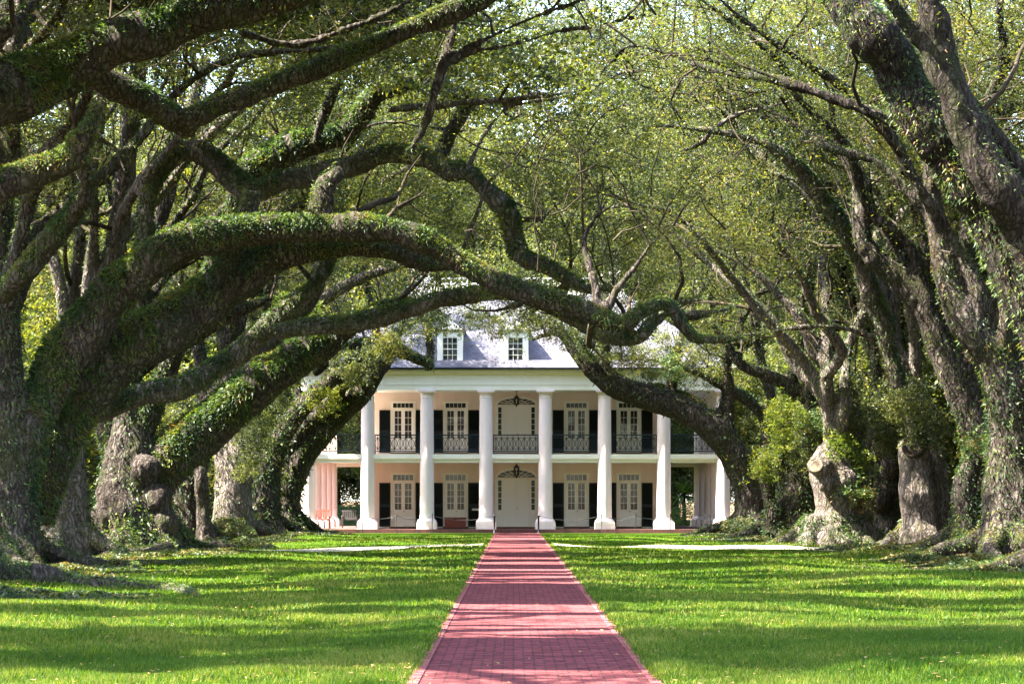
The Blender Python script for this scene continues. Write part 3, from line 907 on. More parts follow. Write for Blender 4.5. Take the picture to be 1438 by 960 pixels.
oak('sunlit pale trunk with a sawn knob leaning left, nearest the lawn on the right', (1168, 71), [
    (71, 71, .0, None, [(1166, 766, 112), (1171, 742, 74), (1175, 716, 62), (1176, 692, 64), (1172, 668, 70), (1172, 648, 66), (1176, 630, 46)]),
    (72, 72, .3, None, [(1196, 762, 70), (1204, 710, 46), (1208, 655, 36), (1200, 602, 30), (1189, 552, 28), (1171, 519, 27), (1145, 486, 24), (1125, 452, 20), (1098, 418, 14), (1058, 380, 9), (1000, 350, 5)]),
    (71, 71, .5, .8, [(1190, 700, 30), (1196, 660, 26), (1212, 640, 20), (1225, 600, 12)]),
], bark='pale_bark', balls=[(1152, 657, 16), (1146, 654, 13), (1190, 672, 16), (1160, 680, 12)], cuts=[(1146, 654, 69.60, .24, 'cut_wood', -0.35)], extra=[(1204, 650, 70.5, .4, 22, 'bright'), (1176, 626, 70.5, .5, 34, 'bright'), (1200, 690, 70, .45, 30, 'fern'), (1185, 548, 71, .8, 45, 'grey'), (1200, 600, 71.5, .7, 40, 'grey')], leaf='grey_oak_leaf', seed=53, leaders=3)

oak('dark spreading oak clump with yellow-green sprouts between the house and the sunlit sawn trunk', (1116, 86), [
    (86, 86, .25, None, [(1118, 755, 96), (1117, 728, 76), (1117, 700, 60), (1120, 665, 42), (1140, 630, 30), (1148, 592, 25), (1138, 563, 22), (1108, 540, 20), (1068, 523, 18), (1041, 513, 16), (1021, 483, 12), (1000, 455, 7)]),
    (85, 85, .4, None, [(1086, 752, 34), (1083, 715, 20), (1078, 680, 20), (1075, 665, 22)]),
    (86, 86, .4, .5, [(1105, 700, 30), (1095, 640, 24), (1105, 560, 20), (1125, 480, 16), (1140, 380, 10)]),
    (86, 86, .4, .5, [(1130, 700, 34), (1155, 640, 26), (1165, 560, 20), (1150, 470, 14)]),
], extra=[(1105, 585, 84, .9, 48, 'bright'), (1092, 622, 84, .6, 24, 'bright'), (1075, 655, 84, .5, 30, 'bright'), (1130, 640, 84, .9, 50, 'grey'), (1150, 600, 84, .8, 50, 'fern')], seed=59, leaders=4, size=.115)

oak('oak at the right house corner with a mossy limb sweeping across the facade', (1052, 96), [
    (96, 96, .1, None, [(1056, 749, 60), (1052, 715, 42), (1047, 680, 38), (1030, 640, 42), (1004, 603, 42), (962, 577, 37), (920, 561, 36), (882, 549, 34), (850, 534, 32), (826, 512, 25), (803, 487, 17), (785, 468, 12), (765, 470, 8), (745, 478, 5)]),
    (96, 95.5, 1.0, .6, [(1030, 640, 26), (1000, 598, 40), (962, 570, 36), (920, 555, 36), (882, 543, 33), (850, 528, 30), (826, 505, 22), (803, 482, 14), (785, 462, 8)]),
    (96, 96, .5, .6, [(1062, 690, 28), (1082, 610, 22), (1052, 563, 18), (1010, 540, 14), (960, 515, 10), (915, 505, 7)]),
    (96, 96, .2, .5, [(1070, 700, 30), (1085, 640, 24), (1080, 560, 18), (1060, 460, 14), (1040, 360, 9)]),
], extra=[(900, 505, 95, .6, 25, 'oak'), (938, 515, 95, .7, 35, 'fern'), (1000, 520, 96, 1.0, 60, 'grey'), (735, 452, 93, .9, 36, 'grey'), (775, 462, 93, .7, 30, 'oak'), (760, 445, 93, .8, 30, 'oak'), (860, 500, 95, .5, 16, 'oak'), (830, 490, 95, .7, 30, 'grey'), (880, 492, 96, .8, 40, 'oak'), (925, 488, 96, .9, 44, 'grey'), (970, 490, 96, .9, 40, 'oak'), (850, 468, 95, .8, 34, 'oak'), (910, 520, 96, .6, 24, 'grey'), (950, 535, 97, .6, 24, 'grey'), (800, 470, 94, .6, 24, 'grey')], seed=61, leaders=4, size=.115, lead_z=.5)

# ---- the oaks that stand beside the camera: only their shade and their outermost sprays reach the frame
for (bx, by, sd, lb) in ((-13.2, 22, 71, 'oak outside the frame at the left whose shade falls on the nearest grass'),
                         (-13.4, 9, 73, 'oak beside the viewpoint at the left, outside the frame'),
                         (13.3, 28, 79, 'oak outside the frame at the right, behind the nearest lawn')):
    OAKS.append(dict(label=lb, base=None, world=(bx, by), limbs=[], bark='oak_bark', leaders=9, lead_z=1, size=.15, per=110, extra=(), balls=(), roots=0,
                     seed=sd, dens=1.15, cuts=(), group='oaks lining the walk', avoid=None, leaf='oak_leaf', rootlen=3))

# first pass: world-space limbs and the buffer of where the great limbs show
for o in OAKS:
    rs = np.random.default_rng(o['seed'])
    o['rs'] = rs
    if o['base'] is None:
        bx, by = o['world']
    else:
        bx, by = (o['base'][0] - VX) / F * o['base'][1], o['base'][1]
    bz = gz(bx, by)
    o['loc'] = Vector((bx, by, bz))
    L = []
    for (d0, d1, fern, leafy, pts) in o['limbs']:
        ds = np.linspace(d0, d1, len(pts)) + np.concatenate([[0], np.cumsum(rs.normal(size=len(pts) - 1) * 0.25)]) * (leafy is not None)
        P = np.array([at(x, y, d) for (x, y, _), d in zip(pts, ds)])
        R = np.array([t / F * d * 0.5 for (_, _, t), d in zip(pts, ds)])
        if len(L) == 0:
            P[0][2] = bz - 0.25
        R = R * (1 - 0.17 * min(fern, 1)) if len(L) else R
        P2, R2 = catmull(P, R, 0.35)
        if len(L):
            jt = np.array([[mnoise.noise(Vector(p * 0.9)), mnoise.noise(Vector(p * 0.9 + 31.0)), mnoise.noise(Vector(p * 0.9 + 77.0))] for p in P2])
            P2 = P2 + jt * (0.38 * R2[:, None] + .05) * np.linspace(0, 1, len(P2))[:, None] ** .3
            R2 = R2 * (1 + 0.22 * np.array([mnoise.noise(Vector(p * 1.3 + 11.0)) for p in P2]))
        L.append((P2, R2, fern, leafy))
        stamp(P2, R2, 4.0)
    if o['base'] is None:
        P = np.array([[bx, by, -0.2], [bx + .1, by, 1.2], [bx, by + .2, 3.0], [bx + .2, by, 5.5]])
        R = np.array([1.5, .95, .8, .65])
        P2, R2 = catmull(P, R, 0.35)
        L.append((P2, R2, .2, None))
    o['L'] = L

print('specs', round(time.time() - T0, 1))
tot_leaf = tot_fern = 0
for o in OAKS:
    rs = o['rs']
    loc = o['loc']
    tubes = [(P, R) for (P, R, _, _) in o['L']]
    Pt, Rt, fern0, _ = o['L'][0]
    # leaders that carry the upper crown
    leads = []
    zt = Pt[:, 2]
    for i in range(o['leaders']):
        hh = min(max(4.0 + 1.2 * i, 3.5), zt.max() * 0.8) * (0.7 + o['lead_z'] * 0.6)
        j = int(np.argmin(np.abs(zt - hh)))
        sgn = -1 if loc.x < 0 else 1
        ang = (math.pi if sgn < 0 else 0) + (i - (o['leaders'] - 1) / 2) * (2 * math.pi / (o['leaders'] + 0.6)) + rs.normal() * 0.25
        toward = math.cos(ang) * -sgn
        reach = rs.uniform(6.0, 10.5) + 1.5 * max(toward, 0)
        q, r = leader(Pt[j], ang, reach, rs.uniform(8.5, 13.5), min(Rt[j] * 0.50, 0.28), rs)
        q2, r2 = catmull(q, r, 0.45)
        leads.append((q2, r2))
        tubes.append((q2, r2))
    if o['base'] is None or o['base'][1] < 80:
        j = int(np.argmin(np.abs(zt - min(6.0, zt.max() * .8))))
        for da in (-.5, .35):
            q, r = leader(Pt[j], (0 if loc.x < 0 else math.pi) + da, rs.uniform(11.5, 14), rs.uniform(8.5, 11), min(Rt[j] * .55, .26), rs)
            q2, r2 = catmull(q, r, .45)
            leads.append((q2, r2)); tubes.append((q2, r2))
    # surface roots
    for i in range(o['roots']):
        a = 2 * math.pi * (i + rs.uniform(-.3, .3)) / o['roots']
        ln = o['rootlen'] * rs.uniform(0.5, 1.25)
        r0 = Rt[0] * 0.26
        q = []
        rb = Rt[0] * 0.45
        for t in np.linspace(0, 1, 8):
            aa = a + 0.5 * math.sin(t * 4 + i) * t
            x = loc.x + (rb + ln * t) * math.cos(aa); y = loc.y + (rb + ln * t) * math.sin(aa)
            q.append((x, y, gz(x, y) + (0.95 * (1 - t) ** 3.2 + 0.0 + 0.06 * math.sin(t * 9 + i)) * (1 if t < 1 else .2)))
        P2, R2 = catmull(np.array(q), np.linspace(r0, 0.06, 8), 0.3)
        tubes.append((P2, R2))
        o['L'].append((P2, R2, 0.5 if t < .3 else 0.35, None))
    # branches
    gr = [(P, R, leafy, 1.0) for (P, R, _, leafy) in o['L'] if leafy is not None]
    gr += [(P, R, .25, 1.0) for P, R in leads]
    gr.append((Pt[int(len(Pt) * .6):], Rt[int(len(Pt) * .6):], .3, 1.0))
    br, cen = grow(gr, rs, o['dens'])
    o['g'] = (tubes, leads, br, cen)
    if loc.y < 82:
        for q, r in leads:
            stamp(q, r, 2.0, BRANCH_BUF)
        for q, r in br:
            if r[0] > .05:
                q2, r2 = catmull(q, r, .5)
                kq = r2 > .025
                stamp(q2[kq], r2[kq], 1.0, BRANCH_BUF)

for o in OAKS:
    rs, loc = o['rs'], o['loc']
    tubes, leads, br, cen = o['g']
    root = empty('oak_tree', loc, o['label'], 'tree', o['group'])
    balls = [(at(x, y, o['base'][1] - 0.9), r / F * o['base'][1]) for (x, y, r) in o['balls']]
    far = o['base'] is not None and o['base'][1] > 75
    link('trunk', body_mesh('trunk', tubes, balls, o['bark'], 0.11 if far or o['base'] is None else 0.085), root)
    for (x, y, d, r, mname, tilt) in o['cuts']:
        c = at(x, y, d)
        mb = MB().lathe((0, 0, 0), [(r * .8, -.25), (r, -.12), (r * 1.08, -.02), (r * 1.0, .03), (r * .8, .0), (r * .3, -.03 if mname == 'cut_wood' else -.3)], 18)
        rot = Matrix.Rotation(math.radians(62), 4, 'X') @ Matrix.Rotation(tilt, 4, 'Y')
        mb.v = [tuple(c + rot @ Vector(v)) for v in mb.v]
        mb.build('sawn_limb', mname, root, True)
    kb = np.ones(len(br), bool)
    for m_ in (1, 2, 3, 4):
        kb &= cull(np.array([q[m_] if len(q) > m_ else q[-1] for q, _ in br]), 0.55)
    mb = MB()
    for (q, r), kk in zip(br, kb):
        if kk:
            mb.tube(q, r, 5, False)
    mb.build('twigs', 'twig_bark', root, True)
    # upper shell
    ctr = np.array([loc.x * 0.93, loc.y, 9.5]); nfill = 520 if o['base'] is None or o['base'][1] < 75 else 380
    u = unit(rs.normal(size=(nfill, 3))); u[:, 2] = np.abs(u[:, 2])
    fill = ctr + u * np.array([13.5, 12.0, 8.0]) * rs.uniform(0.35, 1.0, (nfill, 1)) ** .6
    cen = np.vstack([cen, fill])
    cen = cen[cen[:, 2] > 4.2]
    cen = cen[cull(cen)]
    V, rn = spray(cen, o['per'], (.44, .44, .26), o['size'])
    mid = V.mean(axis=1)
    sgn = -1 if loc.x < 0 else 1
    outer = (mid[:, 0] * sgn > abs(loc.x) + 2.5) & (mid[:, 2] < 11.5) & (RNG.random(len(V)) < (.8 if sgn < 0 else .55))
    outer |= (np.abs(mid[:, 0]) < 8.5) & (mid[:, 1] > 88.5) & (RNG.random(len(V)) < .85)
    kk = ~outer & cull(mid, 0.75) & cull(mid, 0.6, BRANCH_BUF) & ~(open_shaft(V.mean(axis=1)) & (RNG.random(len(V)) < .97))
    if o['base'] is None:
        px_, py_ = project(mid)
        kk &= ~((mid[:, 1] > 1) & (px_ > -30) & (px_ < WPX + 30) & (py_ > -15))
    V, rn = V[kk], rn[kk]
    if loc.x < 0 and loc.y < 90:  # extra leaf layer added high up, mostly unseen, to deepen shade on the lawn
        nu = 240000 if loc.y < 62 else 60000
        shade_leaves = np.stack([RNG.uniform(-24, 4, nu), loc.y + RNG.uniform(-9, 8, nu), RNG.uniform(0, 1, nu)], 1)
        shade_leaves[:, 2] = 13.0 + 4.5 * np.sin(np.clip((shade_leaves[:, 0] + 26) / 30, 0, 1) * math.pi) * (.55 + .45 * shade_leaves[:, 2])
        ty = EYE + VY / F * shade_leaves[:, 1] + 0.3
        shade_leaves = shade_leaves[(~open_shaft(shade_leaves)) & ((shade_leaves[:, 2] > ty) | (RNG.random(nu) < (.25 if loc.y < 62 else .6))) & (RNG.random(nu) < np.clip((3.5 - shade_leaves[:, 0]) / 7, 0, 1))]
        V = np.concatenate([V, leaf_tris(shade_leaves, .20 if loc.y < 62 else .14, .5, .8)]); rn = np.concatenate([rn, RNG.beta(2.2, 2.4, len(shade_leaves))])
    crown = link('crown', tri_mesh('crown', V, o['leaf'], rn), root)
    tot_leaf += len(V)
    by_kind = {}
    for (x, y, d, r, cnt, kind) in o['extra']:
        c = np.array(at(x, y, d))
        pc = c + unit(rs.normal(size=(cnt, 3))) * r * rs.uniform(.2, 1, (cnt, 1)) ** .5
        by_kind.setdefault(kind, []).append(pc)
    for kind, lst in by_kind.items():
        mname, nm = {'grey': ('grey_oak_leaf', 'sprouts'), 'bright': ('bright_shrub_leaf', 'bright_sprouts'), 'fern': ('fern_leaf', 'fern_ball'), 'oak': ('oak_leaf', 'leaf_spray')}[kind]
        V, rn = spray(np.concatenate(lst), 60, (.2, .2, .17), .10)
        link(nm, tri_mesh(nm, V, mname, rn), root)
    dsc = 1.0 if o['base'] is None else max(0.9, o['base'][1] / 52)
    V, rn = fern_tris([(P, R, f) for (P, R, f, _) in o['L']] + [(P, R, .2) for P, R in leads], dsc)
    if V is not None:
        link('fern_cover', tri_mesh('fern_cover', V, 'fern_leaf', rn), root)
        tot_fern += len(V)
    print(o['label'][:30], len(cen), round(time.time() - T0, 1))
print('leaves', tot_leaf, 'fern', tot_fern)

# ------------------------------------------------------------------ woods beyond the rows and behind the house
def proto_tree(seed, H, reach, low):
    rs = np.random.default_rng(seed)
    P = np.array([[0, 0, -.2], [.1, 0, 1.5], [0, .2, H * .22], [.25, .1, H * .38]])
    P2, R2 = catmull(P, np.array([.55, .38, .32, .26]), .5)
    tubes = [(P2, R2)]; gr = []
    for i in range(8):
        hh = H * (low + (0.38 - low) * i / 8)
        j = int(np.argmin(np.abs(P2[:, 2] - hh)))
        q, r = leader(P2[j], i * 2.4, reach * rs.uniform(.6, 1.0), (H - hh) * rs.uniform(.45, .95), .16, rs)
        q2, r2 = catmull(q, r, .6)
        tubes.append((q2, r2)); gr.append((q2, r2, .2, .7))
    br, cen = grow(gr, rs, 1.0, (1.6, 3.4))
    mb = MB()
    for q, r in tubes:
        mb.tube(q, r, 8)
    for q, r in br:
        mb.tube(q, r * 1.3, 4, False)
    tm = mb.mesh('trunk', 'twig_bark', True)
    nf = 230
    u = unit(rs.normal(size=(nf, 3)))
    fill = np.array([0, 0, H * .55]) + u * np.array([reach, reach, H * .42]) * rs.uniform(.5, 1, (nf, 1))
    fill = fill[fill[:, 2] > 1.2]
    V, rn = spray(np.vstack([cen, fill]), 120, (.55, .55, .40), .19)
    return tm, tri_mesh('crown', V, 'far_leaf', rn)


PROTO = [proto_tree(101, 15, 6.0, .12), proto_tree(103, 19, 7.5, .15), proto_tree(107, 10, 5.0, .08)]
print('proto', len(PROTO[0][1].polygons), round(time.time() - T0, 1))
WOODS = []
rsw = np.random.default_rng(5)
for sx in (-1, 1):
    for y in np.arange(52, 128, 8.0):
        WOODS.append((sx * ((33 if sx < 0 else 24) + rsw.uniform(-1.5, 3.0)), y + rsw.uniform(-2, 2), sx))
    for y in np.arange(80, 160, 11.0):
        WOODS.append((sx * ((43 if sx < 0 else 34) + rsw.uniform(-2, 3)), y + rsw.uniform(-3, 3), sx))
for x in np.arange(-30, 31, 7.5):
    WOODS.append((x + rsw.uniform(-1.5, 1.5), 140 + rsw.uniform(-4, 6), 0))
for x in (-28, 0.5, 28):
    WOODS.append((x + rsw.uniform(-1, 1), 124 + rsw.uniform(-1, 3), 0))
for x in np.arange(-42, 43, 9):
    WOODS.append((x + rsw.uniform(-1.5, 1.5), 163 + rsw.uniform(-4, 6), 0))
LB = {-1: ('leafy tree in the woods beyond the left row of oaks', 'trees beyond the left row'),
      1: ('leafy tree in the woods beyond the right row of oaks', 'trees beyond the right row'),
      0: ('leafy tree in the woods behind the house', 'trees behind the house')}
for x, y in ((-16, 129), (-12.3, 131), (-9.2, 128), (-6.5, 133), (6.8, 133), (9.6, 130), (12.6, 129), (16.5, 131), (20, 126), (-20, 127)):
    WOODS.append((x, y, 2))
LB[2] = ('small leafy tree close behind the house, seen past its side galleries', 'small trees behind the side galleries')
for (x, y, sx) in WOODS:
    tm, cm = PROTO[2] if sx == 2 else PROTO[rsw.integers(0, 3) if sx > 0 else rsw.choice([0, 2]) if sx < 0 else rsw.integers(0, 2)]
    r = empty('woodland_tree', (x, y, gz(x, y)), LB[sx][0], 'tree', LB[sx][1])
    sc = rsw.uniform(.85, 1.2) * (1.55 if sx == 0 else .85 if sx == 2 else 1)
    r.rotation_euler = (0, 0, rsw.uniform(0, 6.28)); r.scale = (sc, sc, sc)
    link('trunk', tm, r, False); link('crown', cm, r, False)

UND = proto_tree(113, 4.2, 2.1, .04)
for sx in (-1, 1):
    for y in np.arange(46, 125, 4.2):
        WOODS2 = (sx * (19.5 + rsw.uniform(-1.2, 2.5) + (1.5 if sx < 0 else 0)), y + rsw.uniform(-1.2, 1.2))
        r = empty('understory_shrub', (WOODS2[0], WOODS2[1], gz(*WOODS2)), 'loose leafy shrub in the understory behind the %s row of oaks' % ('left' if sx < 0 else 'right'), 'shrub', 'understory shrubs behind the %s row' % ('left' if sx < 0 else 'right'))
        sc = rsw.uniform(.75, 1.25)
        r.rotation_euler = (0, 0, rsw.uniform(0, 6.28)); r.scale = (sc, sc, sc)
        link('stem', UND[0], r, False); link('foliage', UND[1], r, False)

# far treeline closing the view
Pf = []
for _ in range(5200):
    a = rsw.uniform(-0.75, .75) if _ < 3600 else rsw.uniform(.75, 5.53); d = rsw.uniform(185, 215)
    Pf.append((d * math.sin(a), d * math.cos(a), abs(rsw.normal()) * 11 + rsw.uniform(0, 18)))
V, rn = spray(np.array(Pf), 36, (1.3, 1.3, 1.0), .75)
tag(link('distant_woods', tri_mesh('distant_woods', V, 'far_leaf', rn)), 'distant mass of woods closing the view behind everything', 'woods', kind='stuff')
print('woods', round(time.time() - T0, 1))

# ------------------------------------------------------------------ ivy and litter on the banks under the rows
PATCH = []
rsp = np.random.default_rng(21)
def patch(px, py, rx, ry, h):
    d = F * EYE / (py - VY)
    PATCH.append(((px - VX) / F * d, d, rx, ry, h))
for args in ((40, 812, 2.2, 1.0, .22), (110, 832, 2.0, .9, .22), (20, 838, 1.6, .8, .3), (150, 790, 2.4, 1.4, .18), (230, 783, 2.4, 1.6, .22), (300, 778, 1.6, 1.2, .16), (90, 795, 2.0, 1.4, .2),
             (330, 766, 1.6, 2.2, .5), (385, 757, 1.5, 2.0, .25), (430, 752, 1.8, 2.0, .14), (470, 750, 1.2, 1.2, .1), (180, 800, 1.6, .8, .12),
             (1000, 752, 1.6, 2.0, .14), (1040, 756, 2.2, 2.5, .25), (1090, 762, 2.2, 2.2, .25), (1140, 766, 1.2, 1.4, .15), (1215, 772, 1.8, 1.6, .28), (1265, 776, 1.8, 1.5, .28), (1320, 786, 1.8, 1.5, .35),
             (1370, 790, 1.8, 1.4, .4), (1430, 800, 2.0, 1.2, .3), (1400, 806, 1.5, .7, .18), (1060, 748, 1.4, 1.5, .3), (1240, 764, 1.2, 1.2, .5), (1330, 772, 1.0, 1.0, .6), (1200, 758, 1.2, 1.4, .5)):
    patch(*args)
out, rn = [], []
for (x, y, rx, ry, h) in PATCH:
    n = int(rx * ry * 900)
    a = rsp.uniform(0, 2 * np.pi, n); q = np.sqrt(rsp.uniform(0, 1, n)) * (0.8 + .25 * np.sin(3 * a + x) + .12 * np.sin(7 * a))
    X = x + rx * q * np.cos(a); Y = y + ry * q * np.sin(a)
    lump = 0.5 + 0.35 * np.sin(X * 2.1 + 1) * np.sin(Y * 1.7) + .25 * np.sin(X * 5 + Y * 4)
    Z = ground_z(X, Y) + h * np.clip(1 - q ** 2, 0, 1) * np.clip(lump, .1, 1.2) * rsp.uniform(.5, 1, n) + .02
    out.append(leaf_tris(np.stack([X, Y, Z], 1), .11, .5, 1.2)); rn.append(np.clip(rsp.beta(2, 2.2, n) + .25 * (lump - .5), 0, 1))
tag(link('ground_ivy', tri_mesh('ground_ivy', np.concatenate(out), 'ivy_leaf', np.concatenate(rn))), 'low dark ivy and moss spreading over the roots of the oaks', 'ground cover', kind='stuff')

n = 9000
Y = 1 / rsp.uniform(1 / 90, 1 / 16, n); X = rsp.uniform(-1, 1, n) * (0.28 * Y + 1)
row = rsp.random(n) < .65
Y = np.where(row, rsp.uniform(34, 96, n), Y); X = np.where(row, np.sign(X) * (11.5 + rsp.normal(size=n) * 1.8), X)
on = np.abs(X - PC) < 1.1
kk = (~on | (rsp.random(n) < .25))
X, Y = X[kk], Y[kk]; n = len(X)
Z = np.where(np.abs(X - PC) < 1.12, .026, ground_z(X, Y) + .05)
V = leaf_tris(np.stack([X, Y, Z], 1), .05, .5, 0)
V[:, :, 2] = Z[:, None] + (V[:, :, 2] - Z[:, None]) * .3
tag(link('fallen_leaves', tri_mesh('fallen_leaves', V, 'dead_leaf')), 'scattered brown fallen leaves on lawn and walk', 'leaves', kind='stuff')

# ------------------------------------------------------------------ the house
HX, HY, S = 0.12, 100.0, 3.05          # centre, colonnade front, column spacing
HY1 = HY + 4 * S
WY = 103.8                              # front wall
WX = 7.55                               # half width of the walls
PZ = 0.20                               # porch floor
house = empty('mansion', (HX, HY, 0), 'two-storey white plantation house with a colonnade, at the end of the brick walk', 'house')
def hb(mb, name, mat, parent=None, smooth=False):
    return mb.build(name, mat, parent or house, smooth)
def zy(y, d=HY):
    return EYE - (y - VY) / F * d

hb(MB().box(HX - 11.5, HX + 11.5, HY - .75, HY1 + .75, -.3, PZ), 'porch_floor', 'porch_brick')
# columns
ztop = zy(548)
prof = [(.50, .0), (.50, .03), (.475, .07), (.42, .12), (.385, .17), (.372, .24), (.368, 1.0), (.362, 2.5), (.348, 4.5), (.332, 6.3), (.332, 6.32), (.352, 6.34), (.352, 6.38), (.334, 6.40), (.336, 6.50), (.372, 6.55), (.405, 6.60), (.42, 6.63)]
cz0 = .02 + .56
sc = (ztop - .10 - cz0) / 6.63
prof = [(r, z * sc) for r, z in prof]
shaft_me = MB().lathe((0, 0, cz0), prof, 28).mesh('column', 'column_plaster', True)
pl_me = MB().box(-.52, .52, -.52, .52, -.02, cz0 - .06).box(-.50, .50, -.50, .50, cz0 - .06, cz0).mesh('plinth', 'column_plaster')
ab_me = MB().box(-.455, .455, -.455, .455, ztop - .10, ztop).mesh('abacus', 'column_plaster')
pos = [(i, 0) for i in range(8)] + [(0, j) for j in range(1, 5)] + [(7, j) for j in range(1, 5)] + [(i, 4) for i in range(1, 7)]
for (i, j) in pos:
    c = bpy.data.objects.new('column', shaft_me); COL.objects.link(c); c.parent = house
    c.location = ((i - 3.5) * S, j * S, 0)
    for nm, me in (('plinth', pl_me), ('abacus', ab_me)):
        q = bpy.data.objects.new(nm, me); COL.objects.link(q); q.parent = c

# walls with openings
def wall_grid(mb, x0, x1, z0, z1, y, holes, depth):
    X_ = sorted({x0, x1, *[h[0] for h in holes], *[h[1] for h in holes]})
    Z_ = sorted({z0, z1, *[h[2] for h in holes], *[h[3] for h in holes]})
    for a, b in zip(X_, X_[1:]):
        for c, d in zip(Z_, Z_[1:]):
            mx, mz = (a + b) / 2, (c + d) / 2
            if any(h[0] < mx < h[1] and h[2] < mz < h[3] for h in holes):
                continue
            mb.add([(a, y, c), (b, y, c), (b, y, d), (a, y, d)], [(0, 1, 2, 3)])
    for (a, b, c, d) in holes:
        mb.add([(a, y, c), (a, y, d), (a, y + depth, d), (a, y + depth, c)], [(0, 1, 2, 3)])
        mb.add([(b, y, c), (b, y + depth, c), (b, y + depth, d), (b, y, d)], [(0, 1, 2, 3)])
        mb.add([(a, y, d), (b, y, d), (b, y + depth, d), (a, y + depth, d)], [(0, 1, 2, 3)])
        mb.add([(a, y, c), (a, y + depth, c), (b, y + depth, c), (b, y, c)], [(0, 1, 2, 3)])
KW = F / WY
def wx(p): return (p - VX) / KW
def wz(p): return EYE - (p - VY) / KW
DOORX = [wx(566), wx(639.8), wx(809.5), wx(883.2)]
DW = .585
UZ = wz(636.5)                                   # upper gallery floor
holes = []
for dx in DOORX:
    holes.append((dx - DW, dx + DW, PZ, wz(664.5)))
    holes.append((dx - DW, dx + DW, UZ, wz(563.5)))
MX = wx(725.2)
holes.append((MX - 1.06, MX + 1.06, PZ, wz(672)))
holes.append((MX - 1.06, MX + 1.06, UZ, wz(569.5)))
mb = MB()
wall_grid(mb, HX - WX, HX + WX, PZ, ztop + .6, WY, holes, .22)
yb = HY1 - 3.8
mb.add([(HX - WX, WY, PZ), (HX - WX, yb, PZ), (HX - WX, yb, ztop + .6), (HX - WX, WY, ztop + .6)], [(0, 1, 2, 3)])
mb.add([(HX + WX, WY, PZ), (HX + WX, yb, PZ), (HX + WX, yb, ztop + .6), (HX + WX, WY, ztop + .6)], [(3, 2, 1, 0)])
mb.add([(HX - WX, yb, PZ), (HX + WX, yb, PZ), (HX + WX, yb, ztop + .6), (HX - WX, yb, ztop + .6)], [(3, 2, 1, 0)])
hb(mb, 'wall', 'wall_stucco')
hb(MB().box(HX - WX, HX + WX, WY - .025, WY - .002, PZ, PZ + .14), 'skirting', 'cream_trim')

# entablature (a ring), gallery floor (a ring), ceiling, roof
def ring(mb, ox, oy0, oy1, w, z0, z1):
    mb.box(HX - ox, HX + ox, oy0, oy0 + w, z0, z1).box(HX - ox, HX + ox, oy1 - w, oy1, z0, z1)
    mb.box(HX - ox, HX - ox + w, oy0 + w, oy1 - w, z0, z1).box(HX + ox - w, HX + ox, oy0 + w, oy1 - w, z0, z1)
    return mb
EX = 3.5 * S
ztp = zy(516.5, HY - .6)
ent = MB()
z1a = ztop + .26; z2a = ztop + .80
ring(ent, EX + .36, HY - .36, HY1 + .36, .72, ztop, z1a)
ring(ent, EX + .39, HY - .39, HY1 + .39, .75, z1a, z1a + .06)
ring(ent, EX + .34, HY - .34, HY1 + .34, .70, z1a + .06, z2a)
hb(ent, 'entablature', 'cream_trim')
cor = MB()
ring(cor, EX + .45, HY - .45, HY1 + .45, .8, z2a, z2a + .10)
ring(cor, EX + .60, HY - .60, HY1 + .60, .95, z2a + .10, z2a + .28)
ring(cor, EX + .66, HY - .66, HY1 + .66, 1.0, z2a + .28, ztp - .09)
hb(cor, 'cornice', 'cream_trim')
gut = MB()
ring(gut, EX + .76, HY - .76, HY1 + .76, .15, ztp - .09, ztp + .02)
hb(gut, 'gutter', 'shutter_green')
hb(MB().box(HX - EX - .3, HX + EX + .3, HY - .3, HY1 + .3, ztop + .10, ztop + .16), 'ceiling', 'ceiling_paint')
gal = MB()
gz1 = zy(637.5); gz0 = zy(644)
gal.box(HX - EX - .20, HX + EX + .20, HY - .20, WY, gz0, gz1)
gal.box(HX - EX - .20, HX - WX, WY, yb, gz0, gz1).box(HX + WX, HX + EX + .20, WY, yb, gz0, gz1)
gal.box(HX - EX - .20, HX + EX + .20, yb, HY1 + .2, gz0, gz1)
hb(gal, 'gallery_floor', 'cream_trim')
gb = MB()
ring(gb, EX + .10, HY - .10, HY1 + .10, .22, gz0 - .20, gz0)
hb(gb, 'gallery_beam', 'cream_trim')

# roof: hipped, with UVs for the slates
ex = EX + .70; y0r, y1r = HY - .70, HY1 + .70
tanp = .80; flat = 3.2
zr0 = ztp - .02
cyr = (y0r + y1r) / 2
ins = 5.4
inx = ex - ins; iny = (y1r - y0r) / 2 - ins
zr1 = zr0 + ins * tanp
cn = [(HX - ex, y0r, zr0), (HX + ex, y0r, zr0), (HX + ex, y1r, zr0), (HX - ex, y1r, zr0), (HX - inx, cyr - iny, zr1), (HX + inx, cyr - iny, zr1), (HX + inx, cyr + iny, zr1), (HX - inx, cyr + iny, zr1)]
me = bpy.data.meshes.new('roof')
me.from_pydata(cn, [], [(0, 1, 5, 4), (1, 2, 6, 5), (2, 3, 7, 6), (3, 0, 4, 7), (4, 5, 6, 7)])
uv = me.uv_layers.new(name='uv')
for p in me.polygons:
    for li in p.loop_indices:
        v = me.vertices[me.loops[li].vertex_index].co
        sl = (v.z - zr0) * math.hypot(1, 1 / tanp)
        uv.data[li].uv = (v.x, sl) if p.index in (0, 2) else (v.y, sl) if p.index < 4 else (v.x, v.y)
me.materials.append(MATS['roof_slate'])
roof = link('roof', me, house)
bel = MB()
ring(bel, inx - .1, cyr - iny + .1, cyr + iny - .1, .08, zr1, zr1 + .12)
ring(bel, inx - .1, cyr - iny + .1, cyr + iny - .1, .08, zr1 + .85, zr1 + .95)
